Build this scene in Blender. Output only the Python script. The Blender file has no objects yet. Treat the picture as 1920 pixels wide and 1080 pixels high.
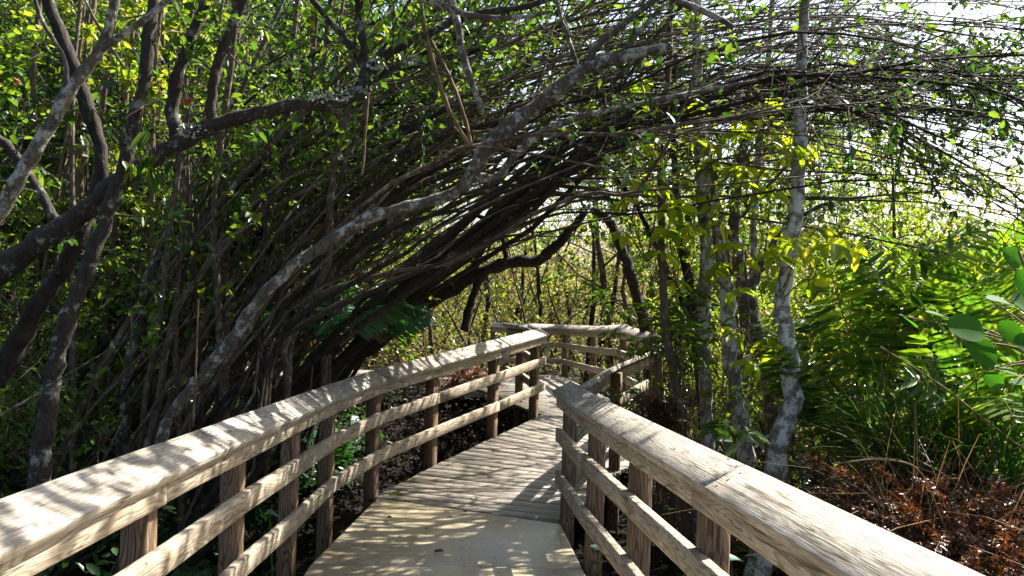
import bpy, math, random
import numpy as np
from mathutils import Vector, Matrix
R = np.random.RandomState(7); random.seed(7)
sc = bpy.context.scene; COL = sc.collection
F = 1600.0; ROLL = math.radians(1.8); CAMZ = 1.6; GZ = -0.5
cr, sr = math.cos(ROLL), math.sin(ROLL)
V = lambda *a: np.array(a, dtype=float)
def P(x, y, d):                       # a point seen at photo position x,y at depth d metres
    u = (x-960)/F; v = (540-y)/F
    return V((u*cr - v*sr)*d, d, CAMZ + (u*sr + v*cr)*d)
def nrm(v): return v/(np.linalg.norm(v)+1e-9)

# ------------------------------------------------------------------ materials
def newmat(name):
    m = bpy.data.materials.new(name); m.use_nodes = True; nt = m.node_tree; nt.nodes.clear()
    return m, nt, nt.nodes, nt.links
def ramp(N, stops):
    r = N.new('ShaderNodeValToRGB'); e = r.color_ramp.elements
    while len(e) < len(stops): e.new(0.5)
    for i, (p, c) in enumerate(stops): e[i].position = p; e[i].color = (*c, 1)
    return r
def mixc(N, L, fac, a, b, mode='MIX'):
    m = N.new('ShaderNodeMix'); m.data_type = 'RGBA'; m.blend_type = mode
    for s, val in ((0, fac), (6, a), (7, b)):
        if hasattr(val, 'type') and not isinstance(val, (tuple, float)): L.new(val, m.inputs[s])
        else: m.inputs[s].default_value = val if s == 0 else (*val, 1)
    return m.outputs[2]
def noise(N, L, vec, scale, detail=4, rough=.55, dist=0):
    n = N.new('ShaderNodeTexNoise'); n.inputs['Scale'].default_value = scale
    n.inputs['Detail'].default_value = detail; n.inputs['Roughness'].default_value = rough
    n.inputs['Distortion'].default_value = dist
    if vec is not None: L.new(vec, n.inputs['Vector'])
    return n.outputs['Fac']
def mapping(N, L, vec, scale):
    m = N.new('ShaderNodeMapping'); L.new(vec, m.inputs['Vector']); m.inputs['Scale'].default_value = scale
    return m.outputs['Vector']
def objcoord(N, L):
    t = N.new('ShaderNodeTexCoord'); o = N.new('ShaderNodeObjectInfo')
    s = N.new('ShaderNodeVectorMath'); s.operation = 'SCALE'; s.inputs[0].default_value = (37, 11, 23)
    L.new(o.outputs['Random'], s.inputs['Scale'])
    a = N.new('ShaderNodeVectorMath'); a.operation = 'ADD'
    L.new(t.outputs['Object'], a.inputs[0]); L.new(s.outputs[0], a.inputs[1])
    return a.outputs[0]

def wood(name, dark, mid, light, ring=.5, rough=.75, island=False, along='X', knots=True, gray=0.3):
    m, nt, N, L = newmat(name)
    vec = objcoord(N, L)
    if island:
        g = N.new('ShaderNodeNewGeometry'); s = N.new('ShaderNodeVectorMath'); s.operation = 'SCALE'
        s.inputs[0].default_value = (31, 17, 9); L.new(g.outputs['Random Per Island'], s.inputs['Scale'])
        a = N.new('ShaderNodeVectorMath'); L.new(vec, a.inputs[0]); L.new(s.outputs[0], a.inputs[1]); vec = a.outputs[0]
    S = lambda l, c: (l, c, c) if along == 'X' else (c, c, l)
    g1 = noise(N, L, mapping(N, L, vec, S(4.5, 125)), 1.6, 6, .7)
    g2 = noise(N, L, mapping(N, L, vec, S(9, 260)), 1.0, 3, .6)
    nr = noise(N, L, mapping(N, L, vec, S(1.1, 9)), 1.0, 2, .45, .25)      # growth rings: contour lines of a stretched noise
    mu = N.new('ShaderNodeMath'); mu.operation = 'MULTIPLY'; L.new(nr, mu.inputs[0]); mu.inputs[1].default_value = 150
    sn = N.new('ShaderNodeMath'); sn.operation = 'SINE'; L.new(mu.outputs[0], sn.inputs[0])
    mr = N.new('ShaderNodeMapRange'); mr.inputs[1].default_value = -1; L.new(sn.outputs[0], mr.inputs[0])
    nc = noise(N, L, mapping(N, L, vec, S(1.3, 34)), 1.0, 1.5, .4)
    ck = ramp(N, [(.484, (1, 1, 1)), (.496, (.16, .12, .09)), (.504, (.16, .12, .09)), (.516, (1, 1, 1))]); L.new(nc, ck.inputs[0])
    stain = noise(N, L, mapping(N, L, vec, S(2.2, 6)), 1.6, 5, .6)
    c1 = ramp(N, [(.28, dark), (.5, mid), (.72, light)]); L.new(g1, c1.inputs[0])
    rr = ramp(N, [(.05, (.42, .35, .28)), (.55, (1, 1, 1))]); L.new(mr.outputs[0], rr.inputs[0])
    c = mixc(N, L, ring, c1.outputs[0], rr.outputs[0], 'MULTIPLY')
    c = mixc(N, L, .75, c, ck.outputs[0], 'MULTIPLY')
    gr = ramp(N, [(.38, (1, 1, 1)), (.66, (.48, .48, .45))]); L.new(stain, gr.inputs[0])
    c = mixc(N, L, gray, c, gr.outputs[0], 'MULTIPLY')
    f = ramp(N, [(.36, (.25, .22, .19)), (.47, (1, 1, 1))]); L.new(g2, f.inputs[0])
    c = mixc(N, L, .6, c, f.outputs[0], 'MULTIPLY')
    if knots:
        vo = N.new('ShaderNodeTexVoronoi'); vo.inputs['Scale'].default_value = 1
        L.new(mapping(N, L, vec, S(2.6, 9)), vo.inputs['Vector'])
        k = ramp(N, [(.0, (.22, .13, .07)), (.05, (.3, .2, .12)), (.1, (1, 1, 1))]); L.new(vo.outputs['Distance'], k.inputs[0])
        c = mixc(N, L, .85, c, k.outputs[0], 'MULTIPLY')
    if island:
        g = N.new('ShaderNodeNewGeometry')
        rp = ramp(N, [(0, (.62, .60, .58)), (1, (1.1, 1.08, 1.05))]); L.new(g.outputs['Random Per Island'], rp.inputs[0])
        c = mixc(N, L, 1.0, c, rp.outputs[0], 'MULTIPLY')
    b = N.new('ShaderNodeBsdfPrincipled'); L.new(c, b.inputs['Base Color']); b.inputs['Roughness'].default_value = rough
    b.inputs['Specular IOR Level'].default_value = .35
    bp = N.new('ShaderNodeBump'); bp.inputs['Strength'].default_value = .55; bp.inputs['Distance'].default_value = .004
    ad = N.new('ShaderNodeMath'); ad.operation = 'ADD'; L.new(g2, ad.inputs[0]); L.new(g1, ad.inputs[1])
    L.new(ad.outputs[0], bp.inputs['Height']); L.new(bp.outputs[0], b.inputs['Normal'])
    o = N.new('ShaderNodeOutputMaterial'); L.new(b.outputs[0], o.inputs[0]); return m

def bark(name, dark, mid, lichen, amount=.45, scale=1.0, bump=.02):
    m, nt, N, L = newmat(name); vec = objcoord(N, L)
    n1 = noise(N, L, mapping(N, L, vec, (1, 1, .45)), 26*scale, 6, .65)
    c1 = ramp(N, [(.3, dark), (.7, mid)]); L.new(n1, c1.inputs[0])
    n2 = noise(N, L, vec, 7*scale, 7, .72)
    t = ramp(N, [(1-amount-.03, (0, 0, 0)), (1-amount+.06, (1, 1, 1))]); L.new(n2, t.inputs[0])
    c = mixc(N, L, t.outputs[0], c1.outputs[0], lichen)
    b = N.new('ShaderNodeBsdfPrincipled'); L.new(c, b.inputs['Base Color']); b.inputs['Roughness'].default_value = .85
    b.inputs['Specular IOR Level'].default_value = .25
    bp = N.new('ShaderNodeBump'); bp.inputs['Strength'].default_value = .8; bp.inputs['Distance'].default_value = bump
    L.new(n1, bp.inputs['Height']); L.new(bp.outputs[0], b.inputs['Normal'])
    o = N.new('ShaderNodeOutputMaterial'); L.new(b.outputs[0], o.inputs[0]); return m

def leafmat(name, cols, trans=.5, rough=.4, tint=(1.25, 1.2, .45), spec=.5):
    m, nt, N, L = newmat(name)
    g = N.new('ShaderNodeNewGeometry'); n = len(cols)
    r = ramp(N, [(i/(max(n-1, 1)), c) for i, c in enumerate(cols)]); L.new(g.outputs['Random Per Island'], r.inputs[0])
    b = N.new('ShaderNodeBsdfPrincipled'); L.new(r.outputs[0], b.inputs['Base Color'])
    b.inputs['Roughness'].default_value = rough; b.inputs['Specular IOR Level'].default_value = spec
    tr = N.new('ShaderNodeBsdfTranslucent')
    tc = mixc(N, L, 1.0, r.outputs[0], tint, 'MULTIPLY'); L.new(tc, tr.inputs['Color'])
    mx = N.new('ShaderNodeMixShader'); mx.inputs[0].default_value = trans
    L.new(b.outputs[0], mx.inputs[1]); L.new(tr.outputs[0], mx.inputs[2])
    o = N.new('ShaderNodeOutputMaterial'); L.new(mx.outputs[0], o.inputs[0]); return m

def plain(name, col, rough=.7):
    m, nt, N, L = newmat(name); b = N.new('ShaderNodeBsdfPrincipled'); b.inputs['Base Color'].default_value = (*col, 1)
    b.inputs['Roughness'].default_value = rough
    o = N.new('ShaderNodeOutputMaterial'); L.new(b.outputs[0], o.inputs[0]); return m

M = {}
M['cap'] = wood('weathered cap timber', (.25, .215, .17), (.43, .385, .32), (.56, .52, .45), ring=.36, gray=.85)
M['rail'] = wood('rail timber', (.29, .225, .15), (.46, .39, .29), (.58, .51, .40), ring=.62, gray=.6)
M['post'] = wood('post timber', (.10, .058, .032), (.21, .135, .078), (.30, .205, .125), ring=.9, gray=.35, along='Z', knots=False)
M['deck'] = wood('deck timber', (.16, .145, .12), (.33, .30, .26), (.47, .43, .38), ring=.25, gray=.6, island=True, rough=.5)
M['nail'] = plain('rusty nail heads', (.03, .022, .018), .6)
M['bark_dark'] = bark('dark bark', (.012, .009, .007), (.05, .037, .027), (.15, .15, .12), .37)
M['bark_lichen'] = bark('lichened bark', (.018, .014, .011), (.07, .055, .042), (.26, .28, .23), .42, 1.6)
M['bark_pale'] = bark('pale bark', (.035, .028, .022), (.13, .108, .088), (.32, .32, .29), .47, 1.9)
M['bark_grey'] = bark('grey mottled bark', (.08, .07, .058), (.30, .265, .22), (.58, .58, .53), .50, 1.7)
M['bark_mid'] = bark('brown grey bark', (.035, .028, .02), (.155, .13, .10), (.40, .40, .35), .46, 1.8)
M['bark_thin'] = bark('thin stem bark', (.030, .021, .014), (.155, .112, .078), (.26, .24, .19), .42, 1.3, .006)
M['bark_tan'] = bark('tan stem bark', (.08, .05, .028), (.22, .15, .085), (.26, .25, .16), .35, 1.3, .006)
M['lichen'] = bark('grey green lichen', (.30, .36, .27), (.50, .56, .44), (.60, .66, .55), .5, 3, .01)
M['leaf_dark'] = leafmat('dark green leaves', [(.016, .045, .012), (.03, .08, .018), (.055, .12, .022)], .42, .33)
M['leaf_mid'] = leafmat('mid green leaves', [(.03, .085, .015), (.07, .15, .022), (.12, .20, .03), (.15, .20, .03)], .6, .35)
M['leaf_bright'] = leafmat('yellow green leaves', [(.10, .18, .02), (.17, .27, .035), (.25, .31, .045), (.28, .25, .05)], .62, .4)
M['leaf_olive'] = leafmat('olive thicket leaves', [(.15, .15, .055), (.24, .24, .085), (.33, .30, .12), (.24, .16, .09)], .58, .5)
M['leaf_lime'] = leafmat('lime coloured broad leaves', [(.15, .26, .02), (.27, .38, .035), (.42, .44, .05)], .70, .35, (1.4, 1.3, .35))
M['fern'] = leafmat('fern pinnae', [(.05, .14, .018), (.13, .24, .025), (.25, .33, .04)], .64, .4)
M['fern_dark'] = leafmat('dark blue green fern pinnae', [(.025, .10, .04), (.05, .15, .055)], .4, .3)  # a darker, bluer green than the other ferns
M['dead'] = leafmat('dead brown fern', [(.045, .018, .008), (.11, .042, .016), (.19, .085, .035), (.03, .014, .008)], .35, .4, (1.2, .8, .5))
M['straw'] = leafmat('dry grass', [(.16, .09, .04), (.26, .17, .085)], .3, .5, (1, .9, .7))
M['grass'] = leafmat('green blades', [(.015, .06, .01), (.04, .11, .02), (.08, .14, .03)], .5, .6, (1.25, 1.2, .45), .15)
M['round'] = leafmat('broad round leaves', [(.02, .10, .015), (.06, .20, .025)], .6, .6, (1.3, 1.3, .4), .12)
M['arrow'] = leafmat('blue green arrow leaf', [(.06, .13, .10), (.09, .17, .12)], .3, .3, (1, 1, .6))
M['berry'] = plain('red berries', (.35, .02, .012), .35)
M['litter'] = leafmat('leaf litter', [(.006, .004, .003), (.010, .007, .004), (.022, .013, .007), (.007, .005, .003)], .1, .9, (1, .8, .5), .15)  # browns darkened to stand in for shade behind the left railing
# moulded tan slab
def slabmat():
    m, nt, N, L = newmat('tan slab'); t = N.new('ShaderNodeTexCoord'); vec = t.outputs['Object']
    n1 = noise(N, L, vec, 1.4, 6, .62); n2 = noise(N, L, vec, 55, 4, .6); n3 = noise(N, L, vec, 3.7, 5, .7)
    c = ramp(N, [(.32, (.27, .215, .135)), (.5, (.40, .335, .225)), (.68, (.47, .42, .32))]); L.new(n1, c.inputs[0])
    s = ramp(N, [(.30, (.55, .48, .38)), (.48, (1, 1, 1))]); L.new(n3, s.inputs[0])
    cc = mixc(N, L, .6, c.outputs[0], s.outputs[0], 'MULTIPLY')
    f = ramp(N, [(.36, (.7, .68, .64)), (.5, (1, 1, 1))]); L.new(n2, f.inputs[0]); cc = mixc(N, L, .5, cc, f.outputs[0], 'MULTIPLY')
    b = N.new('ShaderNodeBsdfPrincipled'); L.new(cc, b.inputs['Base Color'])
    rr = N.new('ShaderNodeMapRange'); L.new(n3, rr.inputs[0]); rr.inputs[3].default_value = .22; rr.inputs[4].default_value = .5
    L.new(rr.outputs[0], b.inputs['Roughness'])
    bp = N.new('ShaderNodeBump'); bp.inputs['Strength'].default_value = .25; bp.inputs['Distance'].default_value = .003
    L.new(n2, bp.inputs['Height']); L.new(bp.outputs[0], b.inputs['Normal'])
    o = N.new('ShaderNodeOutputMaterial'); L.new(b.outputs[0], o.inputs[0]); return m
M['slab'] = slabmat()
def groundmat():
    m, nt, N, L = newmat('wet swamp soil'); t = N.new('ShaderNodeTexCoord'); vec = t.outputs['Object']
    n1 = noise(N, L, vec, .8, 8, .7); n2 = noise(N, L, vec, 22, 6, .7)
    c = ramp(N, [(.3, (.006, .005, .004)), (.55, (.014, .010, .007)), (.75, (.022, .019, .010))]); L.new(n1, c.inputs[0])
    f = ramp(N, [(.3, (.3, .3, .3)), (.7, (1.2, 1.2, 1.2))]); L.new(n2, f.inputs[0])
    cc = mixc(N, L, .8, c.outputs[0], f.outputs[0], 'MULTIPLY')
    b = N.new('ShaderNodeBsdfPrincipled'); L.new(cc, b.inputs['Base Color']); b.inputs['Roughness'].default_value = .9; b.inputs['Specular IOR Level'].default_value = .15
    bp = N.new('ShaderNodeBump'); bp.inputs['Strength'].default_value = .9; bp.inputs['Distance'].default_value = .05
    L.new(n2, bp.inputs['Height']); L.new(bp.outputs[0], b.inputs['Normal'])
    o = N.new('ShaderNodeOutputMaterial'); L.new(b.outputs[0], o.inputs[0]); return m
M['ground'] = groundmat()

# ------------------------------------------------------------------ object helpers
def tag(o, label=None, cat=None, group=None, kind=None):
    if label: o['label'] = label
    if cat: o['category'] = cat
    if group: o['group'] = group
    if kind: o['kind'] = kind
    return o
def thing(name, loc, label, cat, group=None):
    o = bpy.data.objects.new(name, None); o.empty_display_size = .1; COL.objects.link(o); o.location = tuple(loc)
    return tag(o, label, cat, group)
def link(name, me, parent=None, mats=(), loc=None):
    o = bpy.data.objects.new(name, me); COL.objects.link(o)
    for m in mats: me.materials.append(m)
    if loc is not None: o.location = tuple(loc)
    if parent is not None: o.parent = parent
    return o
def np_mesh(name, verts, faces, smooth=False, mi=None):
    """verts (N,3); faces list of arrays of equal width"""
    me = bpy.data.meshes.new(name)
    verts = np.asarray(verts, dtype=np.float32)
    fl = [np.asarray(f, dtype=np.int32) for f in faces if len(f)]
    tot = np.concatenate([np.full(len(f), f.shape[1]) for f in fl]); idx = np.concatenate([f.ravel() for f in fl])
    me.vertices.add(len(verts)); me.vertices.foreach_set('co', verts.ravel())
    me.loops.add(len(idx)); me.loops.foreach_set('vertex_index', idx)
    me.polygons.add(len(tot)); st = np.concatenate([[0], np.cumsum(tot)[:-1]])
    me.polygons.foreach_set('loop_start', st.astype(np.int32))
    if smooth: me.polygons.foreach_set('use_smooth', np.ones(len(tot), dtype=bool))
    if mi is not None: me.polygons.foreach_set('material_index', np.asarray(mi, dtype=np.int32))
    me.update(calc_edges=True); me.validate(); return me

class Tubes:
    def __init__(s): s.v = []; s.f = []; s.n = 0
    def add(s, pts, rad, sides=6, rough=0.0, cap=True):
        pts = np.asarray(pts, float); n = len(pts); rad = np.asarray(rad, float)
        T = np.gradient(pts, axis=0); T /= (np.linalg.norm(T, axis=1)[:, None]+1e-9)
        up = V(0, 0, 1) if abs(T[0][2]) < .9 else V(1, 0, 0)
        a = nrm(np.cross(T[0], up)); ang = np.arange(sides)*2*math.pi/sides
        rings = []
        for i in range(n):
            a = nrm(a - T[i]*a.dot(T[i])); b = np.cross(T[i], a)
            r = rad[i]*(1 + (R.rand(sides)-.5)*rough)
            rings.append(pts[i] + (np.cos(ang)*r)[:, None]*a + (np.sin(ang)*r)[:, None]*b)
        vv = np.concatenate(rings); base = s.n
        i = np.arange(n-1)[:, None]*sides; j = np.arange(sides)[None, :]; jn = (j+1) % sides
        q = np.stack([i+j, i+jn, i+sides+jn, i+sides+j], -1).reshape(-1, 4) + base
        s.v.append(vv); s.f.append(q); s.n += len(vv)
        if cap:
            c = np.array([[base+(n-1)*sides + k for k in range(sides)]]); s.caps = getattr(s, 'caps', []); s.caps.append(c)
    def mesh(s, name, origin=(0, 0, 0)):
        caps = {}
        for c in getattr(s, 'caps', []): caps.setdefault(c.shape[1], []).append(c)
        return np_mesh(name, np.concatenate(s.v)-np.asarray(origin), [np.concatenate(s.f)] + [np.concatenate(x) for x in caps.values()], True)

def leaves_mesh(name, pos, dirs, length, width, fold=.25, droop=.15, origin=(0, 0, 0), shape=(.32, .72, 1.0, .8), nvec=None):
    pos = np.asarray(pos); n = len(pos); d = np.asarray(dirs, float); d /= (np.linalg.norm(d, axis=1)[:, None]+1e-9)
    if nvec is None:
        nv = R.randn(n, 3)*.6 + V(0, 0, 1)
    else: nv = np.asarray(nvec, float)
    s = np.cross(d, nv); s /= (np.linalg.norm(s, axis=1)[:, None]+1e-9); u = np.cross(s, d)
    l = np.broadcast_to(np.asarray(length, float), (n,))[:, None]; w = np.broadcast_to(np.asarray(width, float), (n,))[:, None]*.5
    a, b, wa, wb = shape
    p = [pos, pos+d*l*a+s*w*wa+u*w*fold, pos+d*l*b+s*w*wb+u*(w*fold-droop*l*.5), pos+d*l-u*droop*l,
         pos+d*l*b-s*w*wb+u*(w*fold-droop*l*.5), pos+d*l*a-s*w*wa+u*w*fold]
    v = np.stack(p, 1).reshape(-1, 3) - np.asarray(origin)
    k = np.arange(n)[:, None]*6
    f = np.concatenate([k+np.array([[0, 1, 2, 3]]), k+np.array([[0, 3, 4, 5]])])
    return np_mesh(name, v, [f])

def cr_spline(pts, per=5):
    pts = np.asarray(pts, float); n = len(pts); out = []
    ext = np.vstack([2*pts[0]-pts[1], pts, 2*pts[-1]-pts[-2]])
    for i in range(n-1):
        p0, p1, p2, p3 = ext[i:i+4]
        for k in range(per):
            t = k/per
            out.append(.5*((2*p1)+(-p0+p2)*t+(2*p0-5*p1+4*p2-p3)*t*t+(-p0+3*p1-3*p2+p3)*t**3))
    out.append(pts[-1]); return np.array(out)

# ------------------------------------------------------------------ boards
def sweep_board(name, path, half_w, half_h, tilt, mat, parent, offset=(0, 0), nails=None, sub=4):
    """a plank swept along path (world points). lateral = horizontal normal; tilt in radians about the length axis.
    offset = (lateral, vertical) of the section centre from the path"""
    path = np.asarray(path, float)
    pts = [path[0]]
    for a, b in zip(path[:-1], path[1:]):
        for k in range(1, sub+1): pts.append(a+(b-a)*k/sub)
    pts = np.array(pts); n = len(pts)
    T = np.gradient(pts, axis=0); T /= np.linalg.norm(T, axis=1)[:, None]
    lat = np.stack([T[:, 1], -T[:, 0], np.zeros(n)], 1); lat /= np.linalg.norm(lat, axis=1)[:, None]   # to the right of travel
    up = np.cross(lat, T)
    up[:, :] = V(0, 0, 1)
    ct, st = math.cos(tilt), math.sin(tilt); bv = .0022
    sec = [(-half_w+bv, -half_h), (half_w-bv, -half_h), (half_w, -half_h+bv), (half_w, half_h-bv), (half_w-bv, half_h), (-half_w+bv, half_h), (-half_w, half_h-bv), (-half_w, -half_h+bv)]
    ox = Vector(tuple(path[-1]-path[0])).normalized(); yy = Vector((0, 0, 1)).cross(ox).normalized(); zz = ox.cross(yy)
    mw = Matrix((ox, yy, zz)).transposed().to_4x4(); mw.translation = Vector(tuple(path[0]))
    inv = np.array(mw.inverted()); vs = []
    wob = R.randn(2)*.0015
    for i in range(n):
        for (x, y) in sec:
            xx = x*ct - y*st + offset[0]; yv = x*st + y*ct + offset[1]
            vs.append(pts[i]+lat[i]*(xx+wob[0]*math.sin(i*1.1))+up[i]*(yv+wob[1]*math.sin(i*.9+1)))
    vs = np.array(vs); vs = vs@inv[:3, :3].T+inv[:3, 3]
    k = len(sec); i = np.arange(n-1)[:, None]*k; j = np.arange(k)[None]; jn = (j+1) % k
    q = np.stack([i+j, i+k+j, i+k+jn, i+jn], -1).reshape(-1, 4)
    caps = np.array([list(range(k)), [(n-1)*k+m for m in range(k-1, -1, -1)]])
    faces = [q, caps]; mi = [0]*(len(q)+2)
    if nails:
        nv = []; nf = []
        for (t, x) in nails:                                     # t 0..1 along, x lateral
            fi = t*(n-1); i0 = min(int(fi), n-2); p = pts[i0]+(pts[i0+1]-pts[i0])*(fi-i0); la = lat[i0]
            rr = .007
            b0 = len(vs)+len(nv)
            for a in range(6):
                dx = rr*math.cos(a*math.pi/3); dt = rr*math.sin(a*math.pi/3)
                xx = (x+dx)*ct-(half_h+.0012)*st+offset[0]; yv = (x+dx)*st+(half_h+.0012)*ct+offset[1]
                w = p+T[i0]*dt+la*xx+V(0, 0, 1)*yv
                nv.append(w@inv[:3, :3].T+inv[:3, 3])
            nf.append([b0+a for a in range(6)])
        vs = np.vstack([vs, nv]); faces.append(np.array(nf)); mi += [1]*len(nf)
    me = np_mesh(name, vs, faces, False, mi)
    o = bpy.data.objects.new(name, me); COL.objects.link(o); me.materials.append(mat); me.materials.append(M['nail'])
    o.parent = parent; o.matrix_parent_inverse = Matrix.Identity(4)
    o.matrix_basis = Matrix.Translation(-Vector(parent.location)) @ mw
    return o
def boxmesh(name, sx, sy, z0, z1, bv=.004):
    vs = []; 
    for z, ins in ((z0, bv), (z0+bv, 0), (z1-bv, 0), (z1, bv)):
        x, y = sx/2-ins, sy/2-ins; c = bv
        vs += [(-x+c, -y, z), (x-c, -y, z), (x, -y+c, z), (x, y-c, z), (x-c, y, z), (-x+c, y, z), (-x, y-c, z), (-x, -y+c, z)]
    f = [[a*8+j, a*8+(j+1) % 8, a*8+8+(j+1) % 8, a*8+8+j] for a in range(3) for j in range(8)]
    return np_mesh(name, vs, [np.array(f), np.array([[7-j for j in range(8)], [24+j for j in range(8)]])])

RB, MT, LT = .79, .64, .345        # top rail underside, middle rail top, lower rail top above deck
TILT = math.radians(28); CAPW = .150; RH = .092
def railing(name, label, pts, side, cap_breaks, posts=None, hs=1.0, post_low=-.45, group=None, cap_ext=(0, 0)):
    """pts: inner rail face at each post, world xyz at deck level. side: +1 the posts stand to the right of travel, -1 to the left"""
    pts = np.array(pts, float); n = len(pts)
    t = thing(name, (pts[0][0], pts[0][1], GZ), label, 'railing', group)
    def at(f):
        if f <= 0: return pts[0]+(pts[0]-pts[1])*(-f)
        if f >= n-1: return pts[-1]+(pts[-1]-pts[-2])*(f-(n-1))
        i = int(f); return pts[i]+(pts[i+1]-pts[i])*(f-i)
    def sub(a, b):
        fs = [a]+[k for k in range(n) if a+1e-3 < k < b-1e-3]+[b]; return [at(f) for f in fs]
    for i in range(n):
        if posts is not None and i not in posts: continue
        d = nrm(at(min(i+.3, n-1))-at(max(i-.3, 0))); la = V(d[1], -d[0], 0)*side
        c = pts[i]+la*(.040+.0445)
        me = boxmesh('post', .089, .089, GZ-.2-pts[i][2], (RB+.105)*hs)
        o = link('post', me, t, (M['post'],)); o.rotation_euler = (R.randn()*.006, R.randn()*.006, math.atan2(d[1], d[0]))
        o.location = tuple(c-np.array(t.location))
    gap = .0035
    def run(nm, zc, brk, hh, hw, mat, tilt=0, lat=0, nl=False):
        for a, b in zip(brk[:-1], brk[1:]):
            p = sub(a, b); p = [x+V(0, 0, zc) for x in p]
            d0 = nrm(p[1]-p[0]); d1 = nrm(p[-1]-p[-2]); p[0] = p[0]+d0*gap; p[-1] = p[-1]-d1*gap
            nails = None
            if nl:
                L_ = sum(np.linalg.norm(x-y) for x, y in zip(p[1:], p[:-1])); nails = []
                for tt in (.05/L_, 1-.05/L_):
                    for xx in (-.045, 0, .045): nails.append((min(max(tt+R.randn()*.004, .003), .997), xx+R.randn()*.006))
            sweep_board(nm, p, hw, hh, tilt*side, mat, t, (lat*side, 0), nails)
    last = n-1
    mid = [cap_breaks[0]]+[k for k in cap_breaks[1:-1]]+[cap_breaks[-1]]
    jb = sorted(set([cap_breaks[0]]+[float(k) for k in range(2, last, 3)]+[cap_breaks[-1]]))
    jb2 = sorted(set([cap_breaks[0]]+[float(k) for k in range(1, last, 3)]+[cap_breaks[-1]]))
    run('top_rail', (RB+RH/2)*hs, jb, RH/2, .019, M['rail'], 0, .019)
    run('middle_rail', (MT-RH/2)*hs, jb2, RH/2, .019, M['rail'], 0, .019)
    run('lower_rail', (LT-RH/2)*hs, jb, RH/2, .019, M['rail'], 0, .019)
    run('cap_board', (RB+.128)*hs, mid, .019, CAPW/2, M['cap'], TILT, .038, True)
    return t

def dk(x, y, H): return V(x, y, CAMZ-H)
def pd(x, y, d, H):                  # pixel column with explicit deck drop
    p = P(x, y, d); return V(p[0], d, CAMZ-H)
def rp(x, y, diff):                  # top-rail underside seen at x,y with rail spacing diff pixels
    d = F*.445/diff; p = P(x, y, d); return V(p[0], d, p[2]-RB)
L1 = [rp(474, 857, 183), rp(572, 806, 147), rp(638, 771, 121.5), rp(719, 738, 106), rp(827, 705, 94), rp(940, 671, 82.5), rp(1017, 647, 73.5)]
p2, p3 = L1[0], L1[1]
pm1 = P(312, 945, 2.86); pm1 = V(pm1[0], 2.86, pm1[2]-RB)
L1 = [pm1+(pm1-p2)*2.2, pm1+(pm1-p2)*1.1, pm1]+L1
R1 = [rp(1296, 949, F*.445/2.87), rp(1168, 858, 184), rp(1092, 803, 147), rp(1047, 765, 121)]
R1 = [R1[0]+(R1[0]-R1[1])*2.1, R1[0]+(R1[0]-R1[1])*1.05]+R1
# travel direction away from the camera: left rail posts stand to the left (-1)
railing('wooden_railing', 'long weathered timber railing left of the path, from the near left corner to the bend', L1, -1,
        [0, 2.55, 3.35, 6, 6.95, 9.12])
railing('wooden_railing', 'weathered timber railing right of the near walkway, ending at a pointed cap corner', R1, 1,
        [0, 1.78, 5.1])
RR2 = [V(R1[-1][0]+.10, R1[-1][1]+.02, R1[-1][2]), P(1140, 690, 7.5)-V(0, 0, .93), P(1222, 657, 9.4)-V(0, 0, .93)]
railing('wooden_railing', 'short dark timber railing behind the right cap corner, running to the leafy bush', RR2, 1, [0.02, 1, 2.1], posts=(1, 2))
BK = [dk(1.62, 10.0, 1.46), rp(1143, 633, 63), rp(1103, 632, 53), rp(1053, 627, 45.5)]
BK[1][0] = 1.42
e = P(925, 612, 15.6); BK += [BK[3]+(V(e[0], 15.6, BK[3][2])-BK[3])*k for k in (.5, 1.0)]
railing('wooden_railing', 'far timber railing closing the back of the bend, its cap level and grey', BK, 1, [0, 2, 4, 5.05])
P8 = L1[-1]
LB = [P8+V(-.06, .25, 0), dk(P(986, 700, 10.9)[0], 10.9, 1.44), dk(P(954, 670, 12.1)[0], 12.1, 1.46)]
railing('wooden_railing', 'timber railing seen through the left railing, turning away behind it', LB, -1, [0, 1, 2.05], posts=(1,))

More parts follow.
